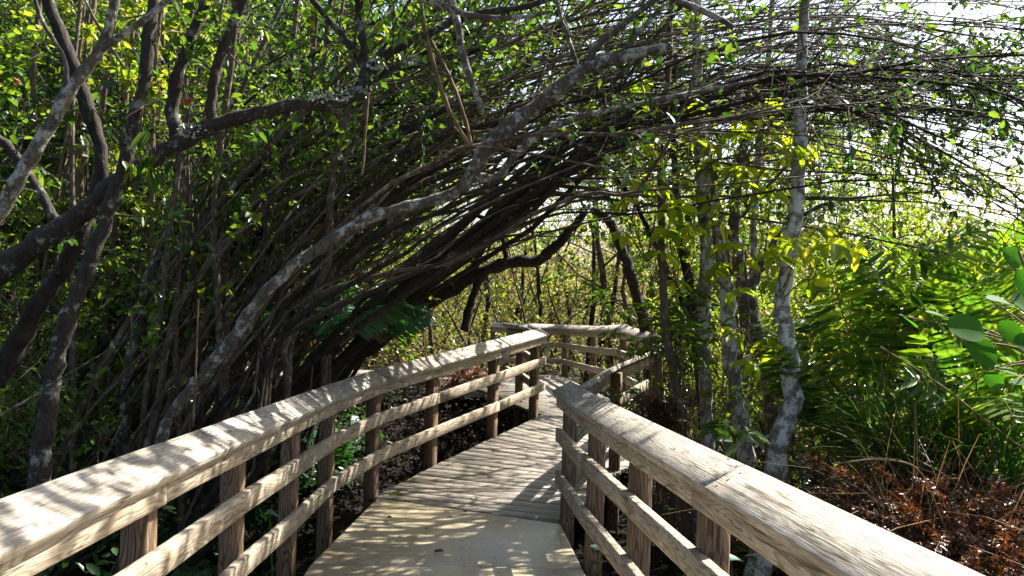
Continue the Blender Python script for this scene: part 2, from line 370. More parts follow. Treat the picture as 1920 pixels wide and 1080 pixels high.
# ------------------------------------------------------------------ deck
def planks(name, Lp, Rp, w=.14, th=.036, over=.0):
    Lp = np.array(Lp, float); Rp = np.array(Rp, float)
    def param(Q):
        s = np.concatenate([[0], np.cumsum(np.linalg.norm(np.diff(Q, axis=0), axis=1))]); return s
    sl, sR = param(Lp), param(Rp); 
    vs = []; fs = []
    tl = np.linspace(0, 1, len(Lp))
    # parametrise by segment so that the ends of every segment line up
    for k in range(len(Lp)-1):
        ll = max(np.linalg.norm(Lp[k+1]-Lp[k]), np.linalg.norm(Rp[k+1]-Rp[k])); n = max(1, int(round(ll/w)))
        for i in range(n):
            g = .0055/ll; a = i/n+g; b = (i+1)/n-g
            z = R.randn()*.0012; e1 = R.rand()*.012; e2 = R.rand()*.012
            A = Lp[k]+(Lp[k+1]-Lp[k])*a; B = Rp[k]+(Rp[k+1]-Rp[k])*a; C = Rp[k]+(Rp[k+1]-Rp[k])*b; D = Lp[k]+(Lp[k+1]-Lp[k])*b
            u = nrm(B-A); A = A-u*e1; D = D-u*e1; B = B+u*e2; C = C+u*e2
            b0 = len(vs); c = .004; m = (A+B+C+D)/4
            for q in (A, B, C, D): vs.append(q+V(0, 0, z-th))
            for q in (A, B, C, D): vs.append(q+V(0, 0, z-c))
            f = nrm(D-A)
            for q, s_ in ((A, 1), (B, 1), (C, -1), (D, -1)): vs.append(q+f*s_*c+V(0, 0, z))
            fs += [[b0+3, b0+2, b0+1, b0], [b0+8, b0+9, b0+10, b0+11]]
            for lo, hi in ((0, 4), (4, 8)):
                for j in range(4): fs.append([b0+lo+j, b0+lo+(j+1) % 4, b0+hi+(j+1) % 4, b0+hi+j])
    # local X along the planks
    ox = Vector(tuple(Rp[0]-Lp[0])).normalized(); zz = Vector((0, 0, 1)); yy = zz.cross(ox).normalized(); ox = yy.cross(zz)
    mw = Matrix((ox, yy, zz)).transposed().to_4x4(); mw.translation = Vector(tuple(Lp[0])); inv = np.array(mw.inverted())
    vs = np.array(vs)@inv[:3, :3].T+inv[:3, 3]
    me = np_mesh(name, vs, [np.array(fs)]); o = link(name, me, None, (M['deck'],)); o.matrix_world = mw
    tag(o, kind='structure'); return o
seamL = pd(703, 932, 6.62, 1.655); seamR = pd(1060, 982, 5.85, 1.60)
IN = lambda p, a, b=0: V(p[0]+a, p[1]+b, p[2])
A3 = IN(L1[-1], .03); 
B1 = IN(RR2[1], -.08); B2 = IN(RR2[2], -.08)
z2 = CAMZ-1.47
planks('boardwalk_deck', [seamL, IN(L1[-3], -.02), A3], [seamR, V(B1[0], B1[1]-.45, CAMZ-1.58), V(B2[0]+.02, B2[1]-1.0, CAMZ-1.52)])
planks('boardwalk_deck', [A3+V(0, .012, -.001), V(-.02, 10.9, CAMZ-1.44), V(-.34, 12.0, CAMZ-1.46), V(-.85, 13.6, CAMZ-1.5)],
       [V(B2[0]+.02, B2[1]-.98, CAMZ-1.521), V(1.64, 10.0, CAMZ-1.50), V(1.45, 12.0, CAMZ-1.53), V(.98, 15.75, CAMZ-1.6)])
planks('boardwalk_deck', [V(-.87, 13.6, CAMZ-1.5), V(-5, 13.6, CAMZ-1.5)], [V(.9, 15.85, CAMZ-1.6), V(-5, 15.75, CAMZ-1.6)])
# joists under the wooden deck
jt = Tubes()
# slabs
def slab(name, q, th=.075):
    q = [np.array(x, float) for x in q]; vs = []; c = sum(q)/4; bv = .012
    for z, ins in ((-th, 0), (-bv, 0), (-.003, .4), (0, 1)):
        for p in q: vs.append(p+nrm(c-p)*bv*1.4*ins+V(0, 0, z))
    fs = [[a*4+j, a*4+(j+1) % 4, a*4+4+(j+1) % 4, a*4+4+j] for a in range(3) for j in range(4)]+[[3, 2, 1, 0], [12, 13, 14, 15]]
    me = np_mesh(name, vs, [np.array(fs)]); o = link(name, me, None, (M['slab'],)); return tag(o, kind='structure')
j1L = P(582, 1056, 4.88); j1L[2] = CAMZ-1.615; j1R = P(1093, 1063, 4.83); j1R[2] = CAMZ-1.575
g = V(0, .008, 0)
slab('slab_path', [j1L+g, j1R+g, seamR-V(.03, .02, 0), seamL-V(-.02, .02, 0)])
d1 = j1L+V(.10, -2.1, .07); d2 = j1R+V(.16, -2.1, .07)
slab('slab_path', [d1, d2, j1R, j1L])
d3 = d1+V(.05, -2.6, .06); d4 = d2+V(.1, -2.6, .06)
slab('slab_path', [d3, d4, d2-g, d1-g])

# ------------------------------------------------------------------ ground
def ground():
    n = 150; xs = np.sign(np.linspace(-1, 1, n))*np.abs(np.linspace(-1, 1, n))**2.6*140; ys = -8+(np.linspace(0, 1, n)**2.4)*190
    X, Y = np.meshgrid(xs, ys)
    Z = GZ+.07*np.sin(X*1.7+Y*.6)+.05*np.sin(Y*2.3-X)+.04*np.sin(X*4.1)*np.cos(Y*3.7)
    d = np.abs(X)-2.5; Z += np.clip(d, 0, 3)*.04
    v = np.stack([X, Y, Z], -1).reshape(-1, 3)
    i = np.arange(n-1)[:, None]*n; j = np.arange(n-1)[None]
    q = np.stack([i+j, i+j+1, i+n+j+1, i+n+j], -1).reshape(-1, 4)
    o = link('ground', np_mesh('ground', v, [q], True), None, (M['ground'],)); tag(o, kind='structure')
ground()
def onpath(X, Y):
    """inside the walkway corridor"""
    xl = np.interp(Y, [0, 5.8, 6.7, 9.75, 12, 13.3], [-1.35, -1.35, -1.2, .2, -.5, -1.3]); xr = np.interp(Y, [0, 5.8, 9.4, 12, 15.8], [.75, .45, 1.75, 1.6, 1.2])
    inside = (X > xl-.1) & (X < xr+.1) & (Y < 16)
    return inside | ((Y > 13.2) & (Y < 16) & (X < 1.1) & (X > -5.2))

# ------------------------------------------------------------------ trees
def jitter_path(p0, d0, length, n, wander, trop=V(0, 0, 0)):
    pts = [p0]; d = nrm(d0)
    for i in range(n):
        d = nrm(d+R.randn(3)*wander+trop); pts.append(pts[-1]+d*length/n)
    return np.array(pts)
def interp(pts, f):
    fi = f*(len(pts)-1); i = min(int(fi), len(pts)-2); return pts[i]+(pts[i+1]-pts[i])*(fi-i), nrm(pts[i+1]-pts[i])

def make_tree(kind):
    """returns trunk mesh and crown mesh of one tree with its base at the origin"""
    K = dict(tall=dict(h=5.2, r=.055, nb=17, bl=1.7, b0=.25, nt=7, tl=.65, lf=26, ll=.082, lw=.042, up=.35, wander=.10),
             shrub=dict(h=2.5, r=.03, nb=16, bl=1.1, b0=.08, nt=6, tl=.5, lf=15, ll=.065, lw=.036, up=.45, wander=.13),
             thicket=dict(h=3.3, r=.022, nb=20, bl=1.1, b0=.10, nt=6, tl=.5, lf=13, ll=.06, lw=.034, up=.6, wander=.12))[kind]
    tb = Tubes(); pos = []; dr = []
    stems = 1 if kind == 'tall' else (4 if kind == 'thicket' else 3)
    for s in range(stems):
        lean = V(R.randn()*.12, R.randn()*.12, 1) if stems == 1 else V(R.randn()*.3, R.randn()*.3, 1)
        h = K['h']*(.8+.3*R.rand()); tr = jitter_path(V(R.randn()*.06*stems, R.randn()*.06*stems, -.1), lean, h, 14, K['wander'], V(0, 0, .05))
        tb.add(tr, np.linspace(K['r'], K['r']*.22, 15)*(1+R.rand()*.3), 7, .15)
        nb = K['nb']//stems+1
        for b in range(nb):
            f = K['b0']+(1-K['b0'])*((b+R.rand())/nb); p, t = interp(tr, min(f, .99)); az = b*2.4+R.rand()
            d = V(math.cos(az), math.sin(az), K['up']+R.randn()*.25); bl = K['bl']*(1.15-.65*f)*(.7+.5*R.rand())
            br = jitter_path(p, d, bl, 7, .17, V(0, 0, .04)); r0 = K['r']*.38*(1.1-.6*f)
            tb.add(br, np.linspace(r0, r0*.3, 8), 5, .1)
            for k in range(K['nt']):
                q, t2 = interp(br, .2+.8*(k+R.rand())/K['nt']); d2 = nrm(t2*.7+R.randn(3)*.6+V(0, 0, .12))
                tw = jitter_path(q, d2, K['tl']*(.5+R.rand()*.7), 4, .2); tb.add(tw, np.linspace(.006, .002, 5), 3, 0)
                m = K['lf'] if R.rand() > .15 else 2
                for z in range(m):
                    w, t3 = interp(tw, .1+.9*R.rand()); pos.append(w+R.randn(3)*.012); dr.append(t3*.5+R.randn(3)*.7+V(0, 0, -.15))
    n = len(pos); sc_ = .65+.7*R.rand(n)
    return tb.mesh('trunk'), leaves_mesh('crown', np.array(pos), np.array(dr), K['ll']*sc_, K['lw']*sc_)

PROTO = {}
for k, c in (('tall', 4), ('shrub', 4), ('thicket', 4)):
    PROTO[k] = [make_tree(k) for _ in range(c)]
def copy_mesh_mat(me, mat, cache={}):
    key = (me.name, mat.name)
    if key not in cache:
        m = me.copy(); m.materials.clear(); m.materials.append(mat); cache[key] = m
    return cache[key]
def put_tree(name, kind, x, y, s, leaf, barkm, label, cat, group, z=GZ, rz=None, lean=(0, 0)):
    tm, cm = PROTO[kind][R.randint(len(PROTO[kind]))]
    t = thing(name, (x, y, z), label, cat, group); t.scale = (s, s, s); t.rotation_euler = (lean[0], lean[1], R.rand()*6.28 if rz is None else rz)
    link('trunk', copy_mesh_mat(tm, M[barkm]), t); link('crown', copy_mesh_mat(cm, M[leaf]), t)
    return t
def free(x, y, m=.5):
    return not any(onpath(np.array(x+a), np.array(y+b)) for a in (-m, 0, m) for b in (-m, 0, m))
G1 = 'leafy trees packed behind the arching stems on the left'
n = 0
while n < 105:
    y = 6.5+R.rand()**.8*17; x = -(.12*y+1.0)-R.rand()*(.60*y+1)
    if not free(x, y): continue
    n += 1; put_tree('leafy_tree', 'tall', x, y, max(.9, (1.7+.36*y)/5.0)*(.85+R.rand()*.3), ['leaf_bright', 'leaf_mid', 'leaf_mid', 'leaf_dark', 'leaf_dark'][R.randint(5)], 'bark_thin',
                     'slender dark stemmed tree with small green leaves in the crowded wood left of the railing', 'tree', G1)
n = 0
while n < 62:
    y = 17+R.rand()*14; x = R.uniform(-6, 8)
    n += 1; put_tree('thicket_shrub', 'thicket', x, y, .95+R.rand()*.5, ['leaf_olive', 'leaf_bright', 'leaf_mid', 'leaf_olive'][R.randint(4)], 'bark_thin',
                     'sunlit olive green many stemmed shrub in the thicket beyond the far railing', 'shrub', 'sunlit shrubs beyond the far railing')
n = 0
while n < 64:
    y = 7.5+R.rand()*15; x = .22*y+R.rand()*(.58*y+1.5)
    if not free(x, y, .4) or x < 2.2: continue
    n += 1; put_tree('leafy_shrub', 'shrub', x, y, (.55+R.rand()*.35)*(1+.022*y), ['leaf_mid', 'leaf_bright', 'leaf_bright', 'leaf_bright'][R.randint(4)], 'bark_thin',
                     'bright green leafy shrub in the sunlit growth behind the ferns on the right', 'shrub', 'sunlit shrubs behind the ferns')
for k in range(15):
    y = R.uniform(5, 9.5); x = -(2.1+.16*y)-R.rand()*.34*y
    put_tree('leafy_shrub', 'shrub', x, y, .6+R.rand()*.35, 'leaf_mid', 'bark_thin', 'low leafy shrub in the shade among the leaning stems on the left', 'shrub', 'shaded shrubs among the leaning stems')
for (x, y, s, lf) in ((2.2, 18.5, 1.55, 'leaf_mid'), (3.6, 20, 1.6, 'leaf_bright'), (5.2, 19, 1.5, 'leaf_mid'), (7.4, 21, 1.5, 'leaf_mid'), (4.4, 23, 1.7, 'leaf_bright'), (9.4, 20.5, 1.1, 'leaf_bright'), (11.5, 19, .85, 'leaf_bright'), (13, 22, 1.0, 'leaf_mid'), (10.5, 24, 1.1, 'leaf_bright'), (15, 25, 1.15, 'leaf_bright'), (12.5, 27, 1.2, 'leaf_mid'), (8.5, 26, 1.2, 'leaf_bright'), (9.6, 15.5, .7, 'leaf_bright'), (8.2, 13.5, .6, 'leaf_mid'), (5.2, 12.5, .95, 'leaf_bright'), (3.4, 14, .95, 'leaf_bright'), (2.6, 16.5, .95, 'leaf_mid'), (-1.6, 18, .9, 'leaf_mid'), (4.6, 18, .9, 'leaf_bright'), (3.0, 10.8, .72, 'leaf_mid'), (7.5, 17, .85, 'leaf_bright')):
    put_tree('leafy_tree', 'tall', x, y, s, lf, 'bark_thin', 'thin upright tree with backlit yellow green leaves behind the pale trunks', 'tree', 'backlit trees behind the pale trunks')

# far wood : one mass
def far_wood():
    pos = []; n = 60000
    y = R.uniform(30, 55, n); x = R.uniform(-1, 1, n)*(.85*y+6); cl = 1+.5*np.sin(x*.9)+.35*np.sin(x*2.3+y*.4)
    z = GZ+R.rand(n)**.9*(3.0+1.2*cl); z = np.where(x < -5, GZ+R.rand(n)*(9+3*cl), z)
    d = R.randn(n, 3); s = .06+.08*R.rand(n)
    me = leaves_mesh('far_wood', np.stack([x, y, z], 1), d, s*1.3, s*.8)
    o = link('far_wood', me, None, (M['leaf_olive'],)); tag(o, 'hazy olive green far wood closing the view behind the thicket', 'wood', None, 'stuff')
far_wood()

# ------------------------------------------------------------------ arching stems
SUN = V(math.sin(math.radians(50))*math.cos(math.radians(47)), math.cos(math.radians(50))*math.cos(math.radians(47)), math.sin(math.radians(47)))
def sun_thin(pos, dr):
    """drop leaves along the sun direction so light reaches the walkway, fern bank and lime sprays"""
    if not len(pos): return pos, dr
    p = np.array(pos); d = np.array(dr); l = p-SUN*((p[:, 2]-1.0)/SUN[2])[:, None]; x, y = l[:, 0], l[:, 1]
    walk = (x > -1.9) & (x < 1.1) & (y > 1.5) & (y < 10); bank = (x > 2) & (x < 7) & (y > 4.5) & (y < 10)
    nz = np.sin(x*5.1+y*2.3)+np.sin(y*4.3-x*2.9+1)
    l2 = p-SUN*((p[:, 2]-2.2)/SUN[2])[:, None]; lime = (l2[:, 0] > .7) & (l2[:, 0] < 2.7) & (l2[:, 1] > 4.8) & (l2[:, 1] < 7.5) & (p[:, 2] > 2.6)
    keep = np.where(walk, np.where(nz > .2, .45, .10), np.where(bank, np.where(nz > .3, .6, .3), .75)); keep = np.where(lime, np.minimum(keep, .08), keep); k = R.rand(len(p)) < keep  # holes in the canopy shaped by where the sunlight lands
    return p[k], d[k]
UP = np.array([(40, 900), (250, 560), (480, 260), (800, 60), (1150, -30), (1550, -60), (2050, 20)], float)
LO = np.array([(470, 860), (620, 640), (800, 480), (1010, 400), (1250, 370), (1550, 330), (1980, 420)], float)
def clear_rail(pp, m=.22):
    """keep the low part of a stem outside the left railing"""
    lim = np.interp(pp[:, 1], [0, 5.9, 6.7, 8.6, 9.75], [-1.32, -1.38, -1.2, -.3, .15])-m
    w = np.clip((1.75-pp[:, 2])/.6, 0, 1)*(pp[:, 1] < 10); pp = pp.copy(); pp[:, 0] -= w*np.clip(pp[:, 0]-lim, 0, None); return pp
def low_over_path(q):
    q = np.asarray(q); return bool((onpath(q[:, 0], q[:, 1]) & (q[:, 2] < 2.3)).any())
def twiggy(tb, path, n, f0, f1, tl, r, pos, dr, lf, spread=.5, upb=.1):
    for k in range(n):
        q, t = interp(path, f0+(f1-f0)*R.rand()); d = nrm(t*.8+R.randn(3)*spread+V(0, 0, upb))
        tw = jitter_path(q, d, tl*(.4+R.rand()*.9), 5, .12)
        if low_over_path(tw): continue
        tb.add(tw, np.linspace(r, r*.35, 6), 4, 0)
        for z in range(R.poisson(lf)):
            w, t3 = interp(tw, .2+.8*R.rand()); pos.append(w); dr.append(t3*.6+R.randn(3)*.6+V(0, 0, -.25))
def finish_tree(name, base, label, cat, group, tb, pos, dr, barkm, leafm, ll=.06, lw=.022):
    t = thing(name, base, label, cat, group)
    link('trunk', tb.mesh('trunk', base), t, (M[barkm],))
    pos, dr = sun_thin(pos, dr)
    if len(pos):
        s = .6+.8*R.rand(len(pos))
        link('foliage', leaves_mesh('foliage', np.array(pos), np.array(dr), ll*s, lw*s, origin=base), t, (M[leafm],))
    return t
NA = 128
for i in range(NA):
    u = (i+R.rand())/NA; u = u**.85
    C = LO+(UP-LO)*u
    C = C+np.cumsum(R.randn(7, 2), 0)*np.array([20, 20])+R.randn(7, 2)*np.array([26, 20])+R.randn(2)*np.array([40, 26])+np.linspace(-1, 1, 7)[:, None]*V(0, R.randn()*62)
    d0 = 5.2+R.rand()*4.6; dd = np.linspace(0, 1, 7)*R.uniform(-1.2, 1.6)
    last = 7 if R.rand() < .62 else R.randint(4, 7)
    pts = [P(c[0], c[1], d0+e) for c, e in zip(C[:last], dd)]
    b = V(pts[0][0]-.25-R.rand()*.4, pts[0][1]+R.randn()*.2, GZ-.05)
    if pts[0][2] > GZ+.1: pts = [b]+pts
    pp = cr_spline(pts, 4); m = len(pp); r0 = .009+.030*R.rand()**2.4
    pp[1:] += np.cumsum(R.randn(m-1, 3)*.016, 0)
    pp = clear_rail(pp)
    tb = Tubes(); tb.add(pp, np.linspace(r0, .0045, m)*(1+.1*R.randn(m)), 6, .1)
    pos = []; dr = []
    for k in range(R.randint(3, 6)):                       # forks
        f = R.uniform(.25, .85); q, t_ = interp(pp, f); side_ = nrm(np.cross(t_, V(0, 1, 0))*R.choice([-1, 1])*R.uniform(.2, .75)+t_+R.randn(3)*.15)
        side_[2] = side_[2]+.25+.35*(1-u); br = jitter_path(q, side_, R.uniform(.9, 2.2), 9, .085, V(.02, 0, .02)); rb = r0*(1-.75*f)*.8+.002
        if low_over_path(br): continue
        tb.add(br, np.linspace(rb, .003, 10), 5, .1)
        twiggy(tb, br, 6, .3, 1, .5, .0035, pos, dr, 12, .6)
    twiggy(tb, pp, 11, .42, 1.0, .75, .0042, pos, dr, 10+8*u, .6)
    twiggy(tb, pp, 5, .15, .6, .5, .0035, pos, dr, 1+3*u, .5)
    finish_tree('arching_tree', pp[0], 'thin brown stem arching from the left undergrowth over the walkway in a dense bundle', 'tree',
                'thin stems arching over the walkway', tb, pos, dr, 'bark_thin' if R.rand() < .8 else 'bark_dark', ['leaf_dark', 'leaf_mid', 'leaf_mid'][R.randint(3)], .07, .032)

# unseen leafy crowns added overhead to shade the near left cap and the slabs
for i in range(9):
    y0 = 1.5+i*.42; b = V(-2.9-R.rand()*.6, y0*.5, GZ); q = V(-.5+R.rand()*.3, y0+.6+R.rand()*.3, 4.1+.12*y0+R.rand()*.3)
    pp = cr_spline([b, b+V(.1, 0, 1.9), V(-2.3, y0*.62, 3.4), q, q+V(1.2, .35, .2), q+V(2.2, .6, .05)], 5)
    pp = pp[(pp[:, 1] > 0)]; tb = Tubes(); tb.add(pp, np.linspace(.028, .008, len(pp)), 7, .15); pos = []; dr = []
    twiggy(tb, pp, 24, .62, 1, .5, .005, pos, dr, 22, .6, 0)
    k = [j for j, p in enumerate(pos) if p[2] > CAMZ+.40*p[1]+.35]
    t = thing('unseen_shade_tree', pp[0], 'unseen slim tree added above the near walkway to shade the left cap and slabs', 'tree', 'unseen trees added for shade over the near walkway')
    link('trunk', tb.mesh('trunk', pp[0]), t, (M['bark_dark'],))
    if k: link('foliage', leaves_mesh('foliage', np.array(pos)[k], np.array(dr)[k], .09, .04, origin=pp[0]), t, (M['leaf_mid'],))

# upper right spray of leafy boughs
for i in range(25):
    x0 = R.uniform(1380, 1750); y0 = R.uniform(120, 230); d0 = 6+R.rand()*3
    ang = R.uniform(-.55, .35); ln = R.uniform(350, 600)
    pts = [P(x0, y0, d0), P(x0+ln*.35, y0-ln*.3*ang-10, d0+.1), P(x0+ln*.7, y0-ln*.75*ang, d0+.3), P(x0+ln, y0-ln*1.1*ang+R.uniform(0, 70), d0+.4)]
    st = [P(1000, 330+R.randn()*40, d0), P(1200, 230+R.randn()*20, d0)]
    pp = cr_spline(st+pts, 4); pp[1:] += np.cumsum(R.randn(len(pp)-1, 3)*.008, 0)
    base = V(pp[0][0]-2.3, pp[0][1]+R.rand(), GZ); pp = np.vstack([cr_spline([base, base+V(.5, 0, 1.3), pp[0]], 4)[:-1], pp])
    tb = Tubes(); tb.add(pp, np.linspace(.028, .006, len(pp)), 6, .15); pos = []; dr = []
    twiggy(tb, pp, 30, .5, 1, .6, .005, pos, dr, 15, .6, 0)
    finish_tree('arching_tree', pp[0], 'dark bough reaching across to the upper right with small hanging leaves against the sky', 'tree',
                'leafy boughs against the sky', tb, pos, dr, 'bark_dark', 'leaf_dark' if R.rand() < .6 else 'leaf_mid', .062, .032)

# ------------------------------------------------------------------ the trunks and limbs one can tell apart
def limb_path(spec, to_ground=True):
    pts = np.array([P(a[0], a[1], a[2]) for a in spec]); rad = np.array([a[3]*a[2]/F for a in spec])
    if to_ground and pts[0][2] > GZ:
        dv = nrm(pts[0]-pts[1]); q = pts[0]+dv*min(.4, pts[0][2]-GZ); q2 = V(q[0]+dv[0]*.2, q[1], GZ-.1)
        pts = np.vstack([q2, pts]); rad = np.concatenate([[rad[0]*1.25], rad])
    n = len(pts); pp = cr_spline(pts, 6); rr = np.interp(np.linspace(0, n-1, len(pp)), np.arange(n), rad)
    rr = rr*(1+.07*R.randn(len(rr))); pp[1:-1] += R.randn(len(pp)-2, 3)*rr[1:-1, None]*.12
    return pp, rr
def big_limb(name, label, cat, main, subs=(), barkm='bark_dark', leafm='leaf_mid', twigs=0, lf=6, f0=.4, sides=12, lichen=0, tw=.5, rough=.16, leafsize=(.06, .03), ground_=True, broken=False):
    pp, rr = limb_path(main, ground_); pp = clear_rail(pp) if main[0][0] < 700 and main[0][2] > 5.5 else pp; pos = []; dr = []; base = pp[0].copy()
    t = thing(name, base, label, cat)
    tb = Tubes(); tb.add(pp, rr, sides, rough)
    if twigs: twiggy(tb, pp, twigs, f0, 1, tw, .005, pos, dr, lf, .6)
    link('trunk', tb.mesh('trunk', base), t, (M[barkm],))
    for s in subs:
        q, r2 = limb_path(s, False); tb = Tubes(); tb.add(q, r2, 8, rough)
        if twigs: twiggy(tb, q, max(3, twigs//2), .2, 1, tw, .005, pos, dr, lf, .6)
        link('branch', tb.mesh('branch', base), t, (M[barkm],))
    pos, dr = sun_thin(pos, dr)
    if len(pos):
        s = .6+.8*R.rand(len(pos)); link('foliage', leaves_mesh('foliage', np.array(pos), np.array(dr), leafsize[0]*s, leafsize[1]*s, origin=base), t, (M[leafm],))
    for (x, y, d, rpx) in (lichen or ()):
        c = P(x, y, d); lp = []; ld = []
        for _ in range(70): v = nrm(R.randn(3)); lp.append(c+v*V(1.4, .6, .6)*rpx*d/F*.6); ld.append(v)
        link('lichen', leaves_mesh('lichen', np.array(lp), np.array(ld), .02, .012, origin=base), t, (M['lichen'],))
    if broken:
        e = pp[-1]; dv = nrm(pp[-1]-pp[-3]); tb = Tubes(); tb.add([e-dv*.02, e+dv*.012, e+dv*.02], [rr[-1]*1.12, rr[-1]*1.05, rr[-1]*.5], 10, .3)
        link('broken_end', tb.mesh('broken_end', base), t, (M['nail'],))
    return t
def S(d, *a):                             # x,y,r triples at one depth
    return [(p[0], p[1], d if len(p) < 4 else p[3], p[2]) for p in a]
big_limb('leaning_tree', 'thick dark lichened limb rising from the left edge and levelling out to a crook', 'tree',
         S(4.6, (-190, 760, 28.8), (-90, 590, 25.9), (40, 480, 22.3), (150, 400, 19.4), (250, 322, 17.3), (335, 268, 15.1), (430, 226, 13.7), (540, 200, 13.0), (640, 188, 12.2), (690, 160, 13.0)),
         [S(4.6, (682, 178, 12.2), (690, 130, 12.2), (735, 96, 8.6), (800, 64, 7.2), (870, 32, 6.5), (1000, 8, 5.8), (1100, -40, 4.3)),
          S(4.6, (690, 135, 9.4), (660, 90, 7.2), (620, 40, 6.5), (560, -30, 5.8)), S(4.6, (688, 125, 8.6), (678, 60, 7.2), (668, -30, 6.5)),
          S(4.6, (700, 150, 5.8), (740, 125, 4.3), (775, 115, 3.6), (805, 125, 2.2)),
          S(4.6, (330, 265, 13.0), (326, 180, 12.2), (350, 90, 10.8), (400, -20, 10.1)), S(4.6, (395, 236, 10.8), (402, 150, 10.1), (430, 60, 9.4), (470, -30, 8.6)),
          S(4.6, (110, 425, 10.1), (75, 360, 8.6), (20, 280, 8.6), (-40, 230, 8.6))], 'bark_lichen', 'leaf_mid', 16, 12, .2,
         lichen=[(360, 245, 4.55, 26), (245, 305, 4.55, 22), (600, 180, 4.55, 22), (705, 120, 4.55, 16), (640, 178, 4.55, 20), (770, 112, 4.55, 14)])
big_limb('leaning_tree', 'long grey mottled limb climbing rightwards across the picture and ending in a dark broken stub', 'tree',
         S(5.2, (300, 830, 11.5), (355, 735, 12.3), (430, 640, 11.5), (500, 548, 11.5), (560, 492, 10.7), (640, 440, 11.5), (710, 402, 11.5), (790, 382, 11.5), (862, 358, 12.3), (888, 318, 13.1), (915, 275, 16.4), (965, 232, 16.4), (1030, 182, 13.9), (1090, 135, 12.3), (1160, 108, 11.5), (1255, 90, 9.8)),
         [S(5.2, (1100, 130, 7.4), (1118, 85, 6.6), (1165, 50, 5.7), (1250, -20, 4.9)), S(5.2, (1165, 105, 5.7), (1195, 62, 4.9), (1245, 10, 4.1)),
          S(5.2, (885, 330, 9.8), (930, 335, 9.0), (960, 300, 7.4), (1040, 235, 6.6), (1200, 195, 4.9), (1420, 150, 3.3)),
          S(5.2, (1085, 130, 4.1), (1065, 70, 4.1), (1048, 20, 3.3), (1040, -30, 3.3))], 'bark_mid', 'leaf_mid', 8, 4, .45, broken=True, rough=.2)
big_limb('leaning_tree', 'pale smooth stem slanting up the far left side and forking near the top', 'tree',
         S(3.3, (-70, 520, 15), (-20, 430, 14), (40, 325, 13), (95, 228, 12), (150, 142, 11), (190, 88, 10), (212, 20, 8), (225, -40, 7)),
         [S(3.3, (188, 92, 8), (235, 62, 7), (290, 22, 6), (340, -30, 5)), S(3.3, (100, 215, 6), (125, 130, 5), (80, 40, 4), (60, -20, 4))], 'bark_mid', rough=.1)
big_limb('leaning_tree', 'dark sinuous limb bowing low over the walkway bend, against the bright thicket', 'tree',
         S(9, (560, 760, 20), (640, 690, 18), (740, 612, 16), (800, 572, 15), (880, 522, 13), (950, 492, 12), (1010, 487, 11), (1045, 458, 9), (1070, 430, 8), (1098, 398, 6)),
         [S(9, (885, 520, 9), (900, 470, 8), (910, 420, 7), (935, 370, 6)), S(9, (905, 515, 8), (885, 560, 7), (870, 620, 8)), S(9, (950, 490, 5), (935, 430, 4), (890, 400, 4))], 'bark_dark', 'leaf_mid', 8, 3, .5)
big_limb('leaning_tree', 'upright grey trunk standing close behind the railing in the left foreground', 'tree',
         S(4.4, (72, 900, 19), (85, 800, 18), (100, 700, 16), (125, 610, 15), (165, 500, 14), (205, 390, 13), (245, 260, 12), (275, 120, 11), (290, -40, 10)), (), 'bark_lichen', 'leaf_dark', 6, 6)
big_limb('leaning_tree', 'thick dark trunk leaning right at the extreme left edge', 'tree',
         S(4.9, (-60, 820, 22), (10, 690, 20), (60, 590, 18), (120, 500, 15), (165, 400, 13), (190, 300, 12), (150, 160, 13), (95, 20, 12), (80, -40, 12)), (), 'bark_dark', 'leaf_dark', 6, 6)
for sp, rr_, lab in (([(330, 800), (365, 640), (430, 480), (520, 330), (640, 180), (760, 40), (800, -30)], 13, 'dark leaning trunk in front of the bundle, left of the mottled limb'),
                     ([(440, 800), (520, 660), (610, 540), (720, 430), (850, 330), (1000, 250), (1160, 205)], 11, 'brown leaning trunk running just under the long mottled limb'),
                     ([(230, 820), (250, 640), (300, 470), (380, 300), (470, 130), (540, -20)], 12, 'leaning trunk between the left foreground trunk and the bundle'),
                     ([(520, 800), (590, 690), (680, 600), (760, 500), (860, 420), (960, 372), (1120, 365)], 14, 'thick dark trunk lowest in the arching bundle'),
                     ([(400, 800), (470, 620), (560, 450), (700, 300), (860, 190), (1040, 110), (1300, 40)], 11, 'lichen spotted trunk curving through the upper middle of the bundle')):
    big_limb('leaning_tree', lab, 'tree', S(6.2+R.rand()*1.2, *[(a, b, rr_*(1-.15*k)) for k, (a, b) in enumerate(sp)]), (), ['bark_lichen', 'bark_mid'][R.randint(2)], 'leaf_mid', 10, 3, .4)
for k in range(26):
    x0 = R.uniform(20, 640); d = R.uniform(5.5, 8.5); x1 = x0+R.uniform(-10, 110); r_ = R.uniform(3, 8)
    big_limb('slender_tree', 'slim nearly upright tan sapling among the leaning stems on the left', 'tree',
             S(d, (x0, 800, r_), (x0+(x1-x0)*.3+R.randn()*9, 600, r_*.95), (x0+(x1-x0)*.6+R.randn()*12, 380, r_*.85), (x1, 140, r_*.7), (x1+20, -60, r_*.6)), (), ['bark_tan', 'bark_thin'][R.randint(2)], 'leaf_mid', 9, 8, .3, sides=7)['group'] = 'slim upright saplings on the left'
